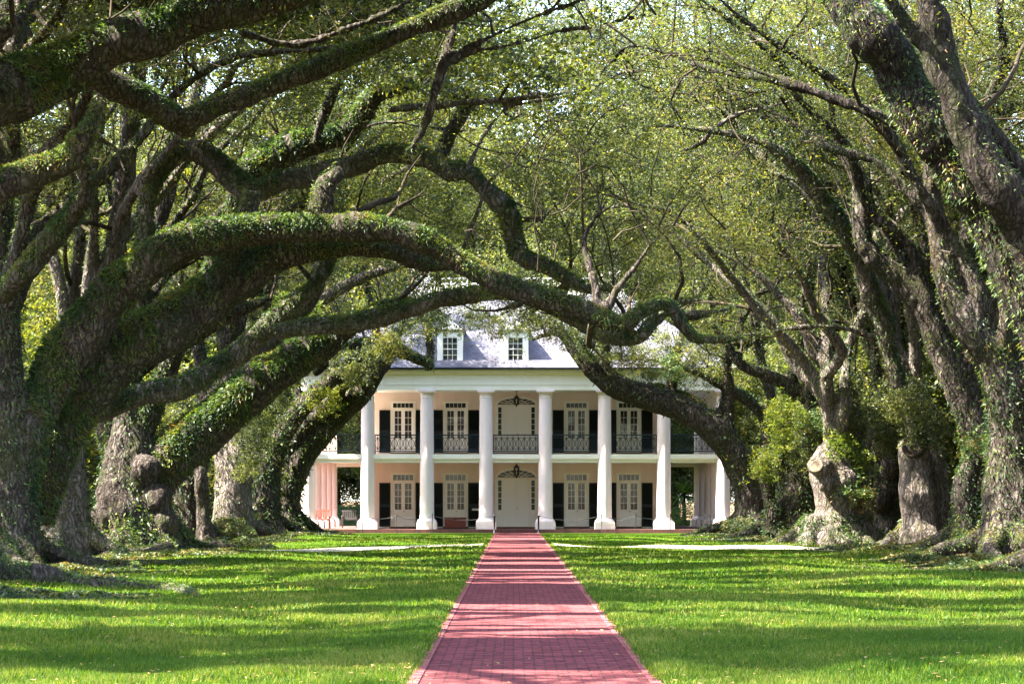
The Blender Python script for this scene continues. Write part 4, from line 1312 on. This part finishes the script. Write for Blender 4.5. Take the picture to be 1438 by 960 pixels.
for i in range(41):
    t = -inx + .14 + (2 * inx - .28) * i / 40
    bel.box(HX + t - .03, HX + t + .03, cyr - iny + .11, cyr - iny + .17, zr1 + .12, zr1 + .85)
    bel.box(HX + t - .03, HX + t + .03, cyr + iny - .17, cyr + iny - .11, zr1 + .12, zr1 + .85)
hb(bel, 'roof_balustrade', 'cream_trim')
for cxx in (-5.2, 5.2):
    ch = MB().box(HX + cxx - .5, HX + cxx + .5, cyr - .45, cyr + .45, zr0 + 3, zr1 + 2.2).box(HX + cxx - .58, HX + cxx + .58, cyr - .53, cyr + .53, zr1 + 2.2, zr1 + 2.4)
    ch.build('chimney', 'column_plaster', roof)
# dormers
for dxp in (632.3, 724, 816):
    dx = (dxp - VX) / F * (HY + .2)
    yf = y0r + .55
    zb = zr0 + .24
    zt_ = zb + 1.75
    d = MB()
    w = .66
    # cheeks and front posts round the window
    d.box(dx - w, dx - .40, yf, yf + .14, zb, zt_).box(dx + .40, dx + w, yf, yf + .14, zb, zt_)
    d.box(dx - .40, dx + .40, yf, yf + .14, zb, zb + .17).box(dx - .40, dx + .40, yf, yf + .14, zb + 1.40, zt_)
    d.box(dx - w - .05, dx + w + .05, yf - .06, yf - .003, zb - .03, zb + .07)
    d.box(dx - w + .02, dx - w + .10, yf + .14, yf + 2.4, zb - .2, zt_).box(dx + w - .10, dx + w - .02, yf + .14, yf + 2.4, zb - .2, zt_)
    dor = hb(d, 'dormer', 'cream_trim')
    rfm = MB()
    gh = .62
    rfm.add([(dx - w - .14, yf - .12, zt_), (dx + w + .14, yf - .12, zt_), (dx, yf - .12, zt_ + gh), (dx - w - .14, yf + 3.2, zt_), (dx + w + .14, yf + 3.2, zt_), (dx, yf + 3.2, zt_ + gh)],
            [(0, 1, 2), (3, 5, 4), (0, 2, 5, 3), (1, 4, 5, 2), (0, 3, 4, 1)])
    rfm.build('dormer_roof', 'grey_wood', dor)
    MB().add([(dx - w, yf - .125, zt_ + .03), (dx + w, yf - .125, zt_ + .03), (dx, yf - .125, zt_ + gh - .06)], [(0, 1, 2)]) 
    g = MB(); g.add([(dx - w, yf - .13, zt_ + .02), (dx + w, yf - .13, zt_ + .02), (dx, yf - .13, zt_ + gh - .05), (dx - w, yf - .122, zt_ + .02), (dx + w, yf - .122, zt_ + .02), (dx, yf - .122, zt_ + gh - .05)], [(0, 1, 2), (3, 5, 4), (0, 3, 4, 1), (1, 4, 5, 2), (2, 5, 3, 0)])
    g.build('gable', 'cream_trim', dor)
    MB().box(dx - .40, dx + .40, yf + .10, yf + .115, zb + .17, zb + 1.40).build('curtain', 'pale_curtain', dor)
    MB().box(dx - .40, dx + .40, yf + .065, yf + .07, zb + .17, zb + 1.40).build('pane', 'window_glass', dor)
    s = MB()
    for sxx in (-.40, .36):
        s.box(dx + sxx, dx + sxx + .04, yf + .02, yf + .06, zb + .17, zb + 1.40)
    for zz in (zb + .17, zb + .77, zb + 1.36):
        s.box(dx - .36, dx + .36, yf + .02, yf + .06, zz, zz + .04)
    for i in (1, 2):
        s.box(dx - .36 + .24 * i - .012, dx - .36 + .24 * i + .012, yf + .03, yf + .055, zb + .21, zb + 1.36)
    for zz in (zb + .48, zb + 1.07):
        s.box(dx - .36, dx + .36, yf + .032, yf + .05, zz - .012, zz + .012)
    s.build('window_sash', 'cream_trim', dor)

# french doors with transoms, curtains and shutters
def french_door(dx, z0, ztr, zlt, glass_bottom, chest=False):
    """z0 floor, zlt top of leaves, ztr top of transom"""
    y = WY
    fr = MB()
    fr.box(dx - DW - .07, dx - DW + .045, y - .04, y + .10, z0, ztr + .03).box(dx + DW - .045, dx + DW + .07, y - .04, y + .10, z0, ztr + .03)
    fr.box(dx - DW - .11, dx + DW + .11, y - .06, y + .10, ztr + .03, ztr + .12)
    fr.box(dx - DW + .045, dx + DW - .045, y - .02, y + .10, zlt + .01, zlt + .09)
    f = hb(fr, 'french_door', 'cream_trim')
    for s in (-1, 1):
        a, b = (dx - DW + .05, dx - .006) if s < 0 else (dx + .006, dx + DW - .05)
        lf = MB()
        gt = zlt - .08
        lf.box(a, a + .09, y + .03, y + .08, z0 + .02, zlt).box(b - .09, b, y + .03, y + .08, z0 + .02, zlt)
        lf.box(a + .09, b - .09, y + .03, y + .08, gt, zlt).box(a + .09, b - .09, y + .03, y + .08, z0 + .02, z0 + .16)
        lf.box(a + .09, b - .09, y + .03, y + .08, glass_bottom - .12, glass_bottom)
        lf.box(a + .09, b - .09, y + .055, y + .075, z0 + .16, glass_bottom - .12)
        lf.box(a + .13, b - .13, y + .045, y + .056, z0 + .22, glass_bottom - .18)
        l_ = lf.build('door_leaf', 'white_door', f)
        m = MB()
        for i in (1, 2, 3):
            zz = glass_bottom + (gt - glass_bottom) * i / 4
            m.box(a + .09, b - .09, y + .035, y + .06, zz - .012, zz + .012)
        mid = (a + b) / 2
        m.box(mid - .01, mid + .01, y + .037, y + .058, glass_bottom, gt)
        m.build('glazing_bars', 'white_door', l_)
        MB().box(a + .09, b - .09, y + .062, y + .066, glass_bottom, gt).build('pane', 'window_glass', l_)
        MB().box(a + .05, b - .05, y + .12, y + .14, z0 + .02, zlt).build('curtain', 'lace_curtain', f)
        if s > 0:
            MB().ball((a + .05, y + .005, glass_bottom - .10), .028, 8).build('knob', 'brown_wood', l_, True)
    t = MB()
    for i in range(1, 5):
        xx = dx - DW + .05 + (2 * DW - .1) * i / 5
        t.box(xx - .01, xx + .01, y + .03, y + .06, zlt + .09, ztr + .03)
    t.build('transom_bars', 'cream_trim', f)
    MB().box(dx - DW + .05, dx + DW - .05, y + .062, y + .066, zlt + .09, ztr + .03).build('transom_pane', 'window_glass', f)
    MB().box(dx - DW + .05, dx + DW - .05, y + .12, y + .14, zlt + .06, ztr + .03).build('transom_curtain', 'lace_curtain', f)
    hb(MB().box(dx - DW - .1, dx + DW + .1, y - .30, y - .03, z0 - .02 if z0 > 1 else PZ, z0 + .03), 'door_sill', 'brown_wood')


def shutter(x0, x1, z0, z1):
    y = WY
    s = MB()
    s.box(x0 + .03, x1 - .03, y - .029, y - .012, z0 + .03, z1 - .03)
    s.box(x0, x0 + .07, y - .075, y - .03, z0, z1).box(x1 - .07, x1, y - .075, y - .03, z0, z1)
    for zz in (z0, z0 + (z1 - z0) * .46, z1 - .1):
        s.box(x0 + .07, x1 - .07, y - .073, y - .032, zz, zz + .1)
    zz = z0 + .11
    while zz < z1 - .12:
        if not (abs(zz - (z0 + (z1 - z0) * .46)) < .11 and zz > z0 + (z1 - z0) * .46 - .05):
            s.obox(((x0 + x1) / 2, y - .052, zz + .025), ((x1 - x0) / 2 - .07, .024, .005), 0, .6)
        zz += .055
    return hb(s, 'shutter', 'shutter_green')


for dx in DOORX:
    french_door(dx, PZ + .05, wz(667), wz(676.3), wz(715))
    french_door(dx, UZ + .03, wz(566.5), wz(574.5), wz(615))
    for s in (-1, 1):
        a = dx + s * (DW + .09); b = a + s * .59
        shutter(min(a, b), max(a, b), PZ + .08, wz(677.5))
        shutter(min(a, b), max(a, b), UZ + .04, wz(575.5))


def entrance(z0, zl, zarch, zspring):
    """double door with pilasters, sidelights, lintel and arched fanlight"""
    y = WY
    e = MB()
    # pilasters, jambs and lintel
    for s in (-1, 1):
        a, b = sorted((MX + s * .66, MX + s * .80)); e.box(a, b, y - .05, y + .1, z0, zl)
        a, b = sorted((MX + s * .98, MX + s * 1.14)); e.box(a, b, y - .05, y + .1, z0, zl)
    e.box(MX - 1.18, MX + 1.18, y - .07, y + .1, zl, zl + .10)
    # arch trim
    R = 1.14; rise = zarch - zspring; N = 22
    pts = [(MX + R * math.cos(math.pi * i / N), zspring + rise * math.sin(math.pi * i / N)) for i in range(N + 1)]
    pin = [(MX + (R - .14) * math.cos(math.pi * i / N), zspring + (rise - .12) * math.sin(math.pi * i / N)) for i in range(N + 1)]
    vs = []
    for (a, b), (c, d) in zip(pts, pin):
        vs += [(a, y - .06, b), (c, y - .06, d), (a, y - .002, b), (c, y - .002, d)]
    fs = []
    for i in range(N):
        o_ = i * 4
        fs += [(o_, o_ + 4, o_ + 5, o_ + 1), (o_, o_ + 2, o_ + 6, o_ + 4), (o_ + 1, o_ + 5, o_ + 7, o_ + 3)]
    e.add(vs, fs)
    en = hb(e, 'entrance_door', 'cream_trim')
    # fanlight
    g = MB()
    g.add([(MX, y - .012, zspring)] + [(a, y - .012, b) for a, b in pin], [(0, i + 1, i + 2) for i in range(N)])
    fan = g.build('fanlight', 'fan_glass', en)
    b_ = MB()
    for i in range(1, 8):
        an = math.pi * i / 8
        b_.tube([(MX + .25 * math.cos(an), y - .02, zspring + .06 * math.sin(an)), (MX + (R - .14) * math.cos(an), y - .02, zspring + (rise - .12) * math.sin(an))], .014, 5)
    b_.tube([(MX + .5 * R * math.cos(math.pi * i / 12), y - .022, zspring + .5 * rise * math.sin(math.pi * i / 12)) for i in range(13)], .014, 5)
    b_.build('fanlight_bars', 'cream_trim', fan)
    # leaves
    for s in (-1, 1):
        a, b = sorted((MX + s * .006, MX + s * .655))
        l = MB()
        l.box(a, a + .10, y + .03, y + .08, z0 + .02, zl).box(b - .10, b, y + .03, y + .08, z0 + .02, zl)
        hgt = zl - z0 - .02
        cuts = [0, .10, .36, .42, .66, .72, .93, 1.0]
        for q in (0, 2, 4, 6):
            l.box(a + .10, b - .10, y + .03, y + .08, z0 + .02 + hgt * cuts[q], z0 + .02 + hgt * cuts[q + 1])
        for q in (1, 3, 5):
            l.box(a + .10, b - .10, y + .06, y + .078, z0 + .02 + hgt * cuts[q], z0 + .02 + hgt * cuts[q + 1])
            l.box(a + .15, b - .15, y + .045, y + .061, z0 + .07 + hgt * cuts[q], z0 - .03 + hgt * cuts[q + 1])
        lf = l.build('door_leaf', 'white_door', en)
        if s > 0:
            MB().ball((a + .06, y + .0, z0 + 1.0), .035, 8).build('knob', 'brass', lf, True)
        # sidelight
        c, d = sorted((MX + s * .80, MX + s * .98))
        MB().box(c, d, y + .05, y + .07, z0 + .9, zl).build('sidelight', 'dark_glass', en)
        sb = MB()
        sb.box(c, d, y + .02, y + .08, z0, z0 + .9)
        for i in range(1, 5):
            zz = z0 + .9 + (zl - z0 - .9) * i / 5
            sb.box(c, d, y + .03, y + .05, zz - .015, zz + .015)
        sb.build('sidelight_bars', 'white_door', en)
    hb(MB().box(MX - 1.2, MX + 1.2, y - .35, y - .075, PZ if z0 < 1 else UZ, z0), 'door_sill', 'brown_wood')


entrance(PZ + .07, wz(674), wz(656.5), wz(669.8))
entrance(UZ + .05, wz(571.5), wz(556), wz(567.6))

# railings of the gallery
def railing(p0, p1):
    p0, p1 = Vector(p0), Vector(p1)
    L = (p1 - p0).length; t = (p1 - p0) / L
    zt, zb = zy(610.5), zy(633.0)
    m = MB()
    def P(u, z): return (p0.x + t.x * u, p0.y + t.y * u, z)
    for z, r in ((zt, .035), (zb, .028), (zt - .14, .016), (zb + .10, .016)):
        m.tube([P(0, z), P(L, z)], r, 6)
    n = max(3, round(L / .29)); w = L / n
    za, zc = zb + .10, zt - .14
    for i in range(n):
        c = (i + .5) * w
        for s in (-1, 1):
            m.tube([P(c + s * w * .46 * math.sin(math.pi * q / 6), za + (zc - za) * q / 6) for q in range(7)], .013, 4)
            m.tube([P(c + s * w * .10 * math.sin(math.pi * q / 6), za + (zc - za) * q / 6) for q in range(7)], .011, 4)
        m.tube([P(c, zb), P(c, za)], .012, 4); m.tube([P(c, zc), P(c, zt)], .012, 4)
    for u in (.02, L - .02):
        m.tube([P(u, gz1), P(u, zt)], .025, 5)
    hb(m, 'railing', 'iron_green')


for i in range(7):
    railing((HX + (i - 3.5) * S + .36, HY, 0), (HX + (i - 2.5) * S - .36, HY, 0))
    if i > 3:
        continue
    railing((HX - EX, HY + i * S + .36, 0), (HX - EX, HY + (i + 1) * S - .36, 0))
    railing((HX + EX, HY + i * S + .36, 0), (HX + EX, HY + (i + 1) * S - .36, 0))

# lanterns hanging from the two gallery ceilings
def lantern(z_top, z_body_top, z_body_bot, name_label):
    x, y = HX + .04, HY + 1.7
    o = empty('hanging_lantern', (x, y, z_top), name_label, 'lantern', 'entrance lanterns')
    MB().tube([(x, y, z_top), (x, y, z_body_top + .12)], .018, 6).lathe((x, y, z_top - .05), [(.07, 0), (.07, .05)], 10).build('chain', 'black_iron', o)
    h = z_body_top - z_body_bot
    b = MB().lathe((x, y, z_body_top), [(.15, -.03), (.16, 0), (.08, .10), (.03, .16)], 6)
    for i in range(6):
        a = math.pi / 3 * i
        b.tube([(x + .145 * math.cos(a), y + .145 * math.sin(a), z_body_top - .02), (x + .10 * math.cos(a), y + .10 * math.sin(a), z_body_bot + .06)], .014, 4)
    b.lathe((x, y, z_body_bot), [(.02, -.08), (.04, 0), (.11, .05), (.11, .08)], 6)
    b.build('lantern_frame', 'black_iron', o)
    MB().lathe((x, y, z_body_bot + .07), [(.095, 0), (.135, h - .1)], 6).build('lantern_glass', 'window_glass', o)
    MB().tube([(x, y, z_body_bot + .08), (x, y, z_body_bot + .22)], .02, 6).build('candle', 'sign_white', o)


lantern(gz0, zy(656, 101.7), zy(669, 101.7), 'black iron lantern hanging in front of the ground floor fanlight')
lantern(ztop + .10, zy(559, 101.7), zy(569, 101.7), 'dark lantern hanging on a rod before the upper gallery door')

# ------------------------------------------------------------------ posts with chains along the front
post_x = [(694.3, 'thick'), (756.2, 'thick'), (607.0, 'thin'), (557, 'thin'), (509, 'thin'), (845, 'thin'), (893, 'thin'), (941.5, 'thin')]
PY_ = HY - 1.15
def post_pos(p): return (p - VX) / F * PY_
order = ['left', 'right']
plabels = {694.3: 'stout black post at the left edge of the brick walk', 756.2: 'stout black post at the right edge of the brick walk', 607.0: 'thin iron post before the column left of the left walk column',
           557: 'thin iron post before the leftmost white french door', 509: 'thin iron post before the far left round column', 845: 'thin iron post before the column right of the entrance bay',
           893: 'thin iron post before the rightmost white french door', 941.5: 'thin iron post before the far right round column'}
for p, kd in post_x:
    x = post_pos(p); z = gz(x, PY_)
    r = .045 if kd == 'thick' else .018
    h_ = zy(723.5, PY_) if kd == 'thick' else zy(721.5, PY_)
    o = MB().lathe((x, PY_, z - .05), [(r * 1.6, 0), (r * 1.6, .09), (r, .11), (r, h_ - .02), (r * 1.5, h_), (r * 1.3, h_ + .06), (.01, h_ + .10)], 10).build('chain_post', 'black_iron', None, True)
    tag(o, plabels[p], 'post', 'posts carrying the chain before the porch')
def chain(pa, pb, sag, label):
    xa, xb = post_pos(pa), post_pos(pb)
    za = zy(723.5, PY_)
    pts = [(xa + (xb - xa) * t, PY_, za - sag * 4 * t * (1 - t)) for t in np.linspace(0, 1, 15)]
    o = MB().tube(pts, .011, 5).build('chain', 'black_iron')
    tag(o, label, 'chain', 'chains before the porch')
chain(509, 557, .17, 'black chain sagging at the far left column and first french door')
chain(557, 607, .20, 'black chain sagging left of the red chest door')
chain(607, 694.3, .24, 'black chain sagging across the red chest to the walk')
chain(756.2, 845, .24, 'black chain sagging right of the walk toward the next column')
chain(845, 893, .18, 'black chain sagging left of the rightmost french door')
chain(893, 941.5, .18, 'black chain sagging right of the rightmost french door')

# ------------------------------------------------------------------ furniture and small things on the porch
def slat_bench(name, x, y, z, w, mat, label, cat, rot=0.0, nslat=9, h=.95):
    o = empty(name, (x, y, z), label, cat)
    o.rotation_euler = (0, 0, rot)
    def P(mb, nm):
        q = link(nm, mb.mesh(nm, mat), o, False); return q
    s = MB()
    for i in range(5):
        s.box(-w / 2, w / 2, -.24 + i * .1, -.16 + i * .1, .42, .45)
    P(s, 'seat')
    b = MB()
    for i in range(nslat):
        xx = -w / 2 + .06 + (w - .12) * i / (nslat - 1)
        b.obox((xx, .30, .45 + (h - .45) / 2), ((w / nslat) * .30, .012, (h - .45) / 2 - .04), 0, -.12)
    b.obox((0, .345, h - .03), (w / 2, .025, .035), 0, -.12).obox((0, .265, .50), (w / 2, .02, .03), 0, -.12)
    P(b, 'backrest')
    for sx in (-1, 1):
        a = MB().box(sx * w / 2 - .03, sx * w / 2 + .03, -.26, .30, .62, .66)
        P(a, 'armrest')
        for yy, hh in ((-.23, .62), (.25, .62)):
            P(MB().box(sx * w / 2 - .03, sx * w / 2 + .03, yy - .03, yy + .03, 0, hh), 'leg')
    return o

slat_bench('wooden_bench', wx(456), HY + .9, PZ, 1.05, 'red_wood', 'reddish slatted wooden bench on the porch left of the house', 'bench', 0, 11, .98)
slat_bench('slatted_chair', wx(441) - .05, HY + .1, PZ, .62, 'grey_wood', 'weathered grey slatted chair beside the red bench', 'chair', .3, 6, .92)
slat_bench('garden_chair', (491 - VX) / F * (HY + 5), HY + 5, PZ, .78, 'grey_wood', 'grey wooden armchair in front of the clipped hedge', 'chair', .15, 7, .95)
def iron_chair(x, y, z, rot, label):
    o = empty('iron_chair', (x, y, z), label, 'chair', 'iron chairs at the right corner')
    o.rotation_euler = (0, 0, rot)
    s = MB()
    for i in range(7):
        s.box(-.24 + i * .075, -.21 + i * .075, -.24, .24, .44, .455)
    s.box(-.25, .25, -.25, -.22, .43, .46).box(-.25, .25, .22, .25, .43, .46)
    link('seat', s.mesh('seat', 'black_iron'), o, False)
    b = MB().tube([(-.25, .25, .45), (-.26, .30, .92), (0, .32, 1.0), (.26, .30, .92), (.25, .25, .45)], .02, 5)
    for i in range(1, 7):
        xx = -.25 + .5 * i / 7
        b.tube([(xx, .25, .45), (xx, .30, .96)], .011, 4)
    link('backrest', b.mesh('backrest', 'black_iron'), o, False)
    for sx in (-1, 1):
        link('armrest', MB().tube([(sx * .25, .27, .68), (sx * .27, -.15, .68), (sx * .25, -.22, .45)], .016, 5).mesh('armrest', 'black_iron'), o, False)
        for yy in (-.22, .24):
            link('leg', MB().tube([(sx * .23, yy, .44), (sx * .25, yy * 1.15, 0)], .017, 5).mesh('leg', 'black_iron'), o, False)
iron_chair((993 - VX) / F * 99.0, 98.9, gz(9.9, 98.9), .2, 'black iron chair before the shaded pier at the right corner')
iron_chair((1007 - VX) / F * 99.0, 99.0, gz(10.4, 99), -.3, 'black iron chair closest to the yellow-green shrub')

ch = empty('wooden_chest', (DOORX[1], WY - .55, PZ), 'low reddish wooden chest before the second french door', 'chest')
MB().box(DOORX[1] - .56, DOORX[1] + .56, WY - .80, WY - .34, PZ + .04, PZ + .52).build('chest_body', 'red_wood', ch)
MB().box(DOORX[1] - .59, DOORX[1] + .59, WY - .83, WY - .31, PZ + .52, PZ + .58).build('lid', 'red_wood', ch)
MB().box(DOORX[1] - .08, DOORX[1] + .08, WY - .815, WY - .803, PZ + .44, PZ + .50).build('latch', 'black_iron', ch)

sg = empty('notice_stand', ((668 - VX) / F * 102.6, 102.6, PZ), 'small white tilted notice on a thin stand before a dark shutter', 'sign')
sx0 = sg.location.x
MB().tube([(sx0, 102.6, PZ), (sx0, 102.6, PZ + .98)], .015, 6).lathe((sx0, 102.6, PZ), [(.14, 0), (.14, .02), (.02, .03)], 12).build('stand', 'black_iron', sg)
MB().obox((sx0, 102.6, PZ + 1.0), (.20, .13, .012), 0, .35).build('board', 'sign_white', sg)

# ------------------------------------------------------------------ shrubs, hedge, yuccas near the house
def shrub(name, label, x, y, z, rx, rz, n, mat, size=.11, group=None):
    o = empty(name, (x, y, z), label, 'shrub', group)
    u = unit(RNG.normal(size=(n, 3)))
    q = RNG.uniform(.35, 1.0, (n, 1)) ** .5 * (1 + .25 * np.sin(u[:, :1] * 5 + x) * np.sin(u[:, 2:] * 4))
    P = u * q * np.array([rx, rx, rz]) + np.array([x, y, z + rz * .9])
    P = P[P[:, 2] > z + .02]
    link('foliage', tri_mesh('foliage', leaf_tris(P, size, .5), mat), o)
    m = MB()
    for i in range(6):
        a = i * 1.05
        m.tube([(x, y, z - .05), (x + rx * .3 * math.cos(a), y + rx * .3 * math.sin(a), z + rz * .7), (x + rx * .6 * math.cos(a), y + rx * .6 * math.sin(a), z + rz * 1.3)], [.03, .02, .01], 5)
    m.build('stem', 'twig_bark', o)


def frond_plant(name, label, x, y, z, n, L, mat, width=.05, trunk=0.0, cat='plant'):
    o = empty(name, (x, y, z), label, cat)
    V = []
    for i in range(n):
        a = RNG.uniform(0, 6.28); el = RNG.uniform(-.25, 1.45); l = L * RNG.uniform(.75, 1.1)
        d = np.array([math.cos(a) * math.cos(el), math.sin(a) * math.cos(el), math.sin(el)])
        s = np.array([-math.sin(a), math.cos(a), 0])
        p = np.array([x, y, z + trunk]); pts = []
        for q in range(5):
            t = q / 4
            pts.append(p + d * l * t + np.array([0, 0, -.35 * l * t * t]))
        for q in range(4):
            w0 = width * (1 - (q / 4) ** 2); w1 = width * (1 - ((q + 1) / 4) ** 2)
            V.append([pts[q] - s * w0, pts[q] + s * w0, pts[q + 1] + s * w1])
            V.append([pts[q] - s * w0, pts[q + 1] + s * w1, pts[q + 1] - s * w1])
    link('fronds', tri_mesh('fronds', np.array(V), mat), o)
    if trunk > .1:
        MB().tube([(x, y, z - .1), (x + .05, y, z + trunk * .5), (x, y, z + trunk)], [.16, .13, .12], 10).build('stem', 'twig_bark', o)


def at_ground(px, d): return (px - VX) / F * d
frond_plant('fern_shrub', 'yellow-green fern-like shrub before the right corner column', at_ground(1021, 98), 98, 0, 150, 1.15, 'bright_shrub_leaf', .07)
frond_plant('fern_shrub', 'small yellow-green plant between dark oak and left corner column', at_ground(430, 98.3), 98.3, 0, 90, .95, 'bright_shrub_leaf', .06)
frond_plant('yucca', 'spiky yucca seen through the right gallery, nearest the shaded pier', at_ground(972, 119), 125, 0, 150, 1.6, 'hedge_leaf', .06, 2.0)
frond_plant('yucca', 'shorter spiky yucca beside the right wall of the house', at_ground(955, 119), 127, 0, 130, 1.4, 'hedge_leaf', .06, 1.1)
shrub('dark_shrub', 'dark green shrub under the yuccas right of the house', at_ground(966, 123.5), 123.5, 0, 1.5, .75, 2600, 'hedge_leaf')
shrub('dark_shrub', 'low dark shrub at the foot of the right corner oak', at_ground(1040, 94), 94, 0, 1.0, .45, 1500, 'ivy_leaf')
shrub('ivy_mound', 'dark rounded ivy mound at the foot of the pale left oak', at_ground(322, 79), 79, 0, 1.0, .55, 3000, 'fern_leaf', .10)
hd = empty('hedge', (at_ground(488, 126), 126, 0), 'clipped green hedge seen through the left gallery', 'hedge')
n = 9000
P = np.stack([RNG.uniform(-1.9, 1.9, n), RNG.uniform(-.6, .6, n), RNG.uniform(0, 1.42, n)], 1)
sh = np.abs(P) / np.array([1.9, .6, 1.42]); kk = sh.max(axis=1) > .82
P = P[kk] + np.array(hd.location)
link('foliage', tri_mesh('foliage', leaf_tris(P, .09, .5), 'hedge_leaf'), hd)
MB().box(hd.location.x - 1.75, hd.location.x + 1.75, 125.5, 126.5, 0, 1.28).build('inner_branches', 'hedge_leaf', hd)
print('done', round(time.time() - T0, 1))
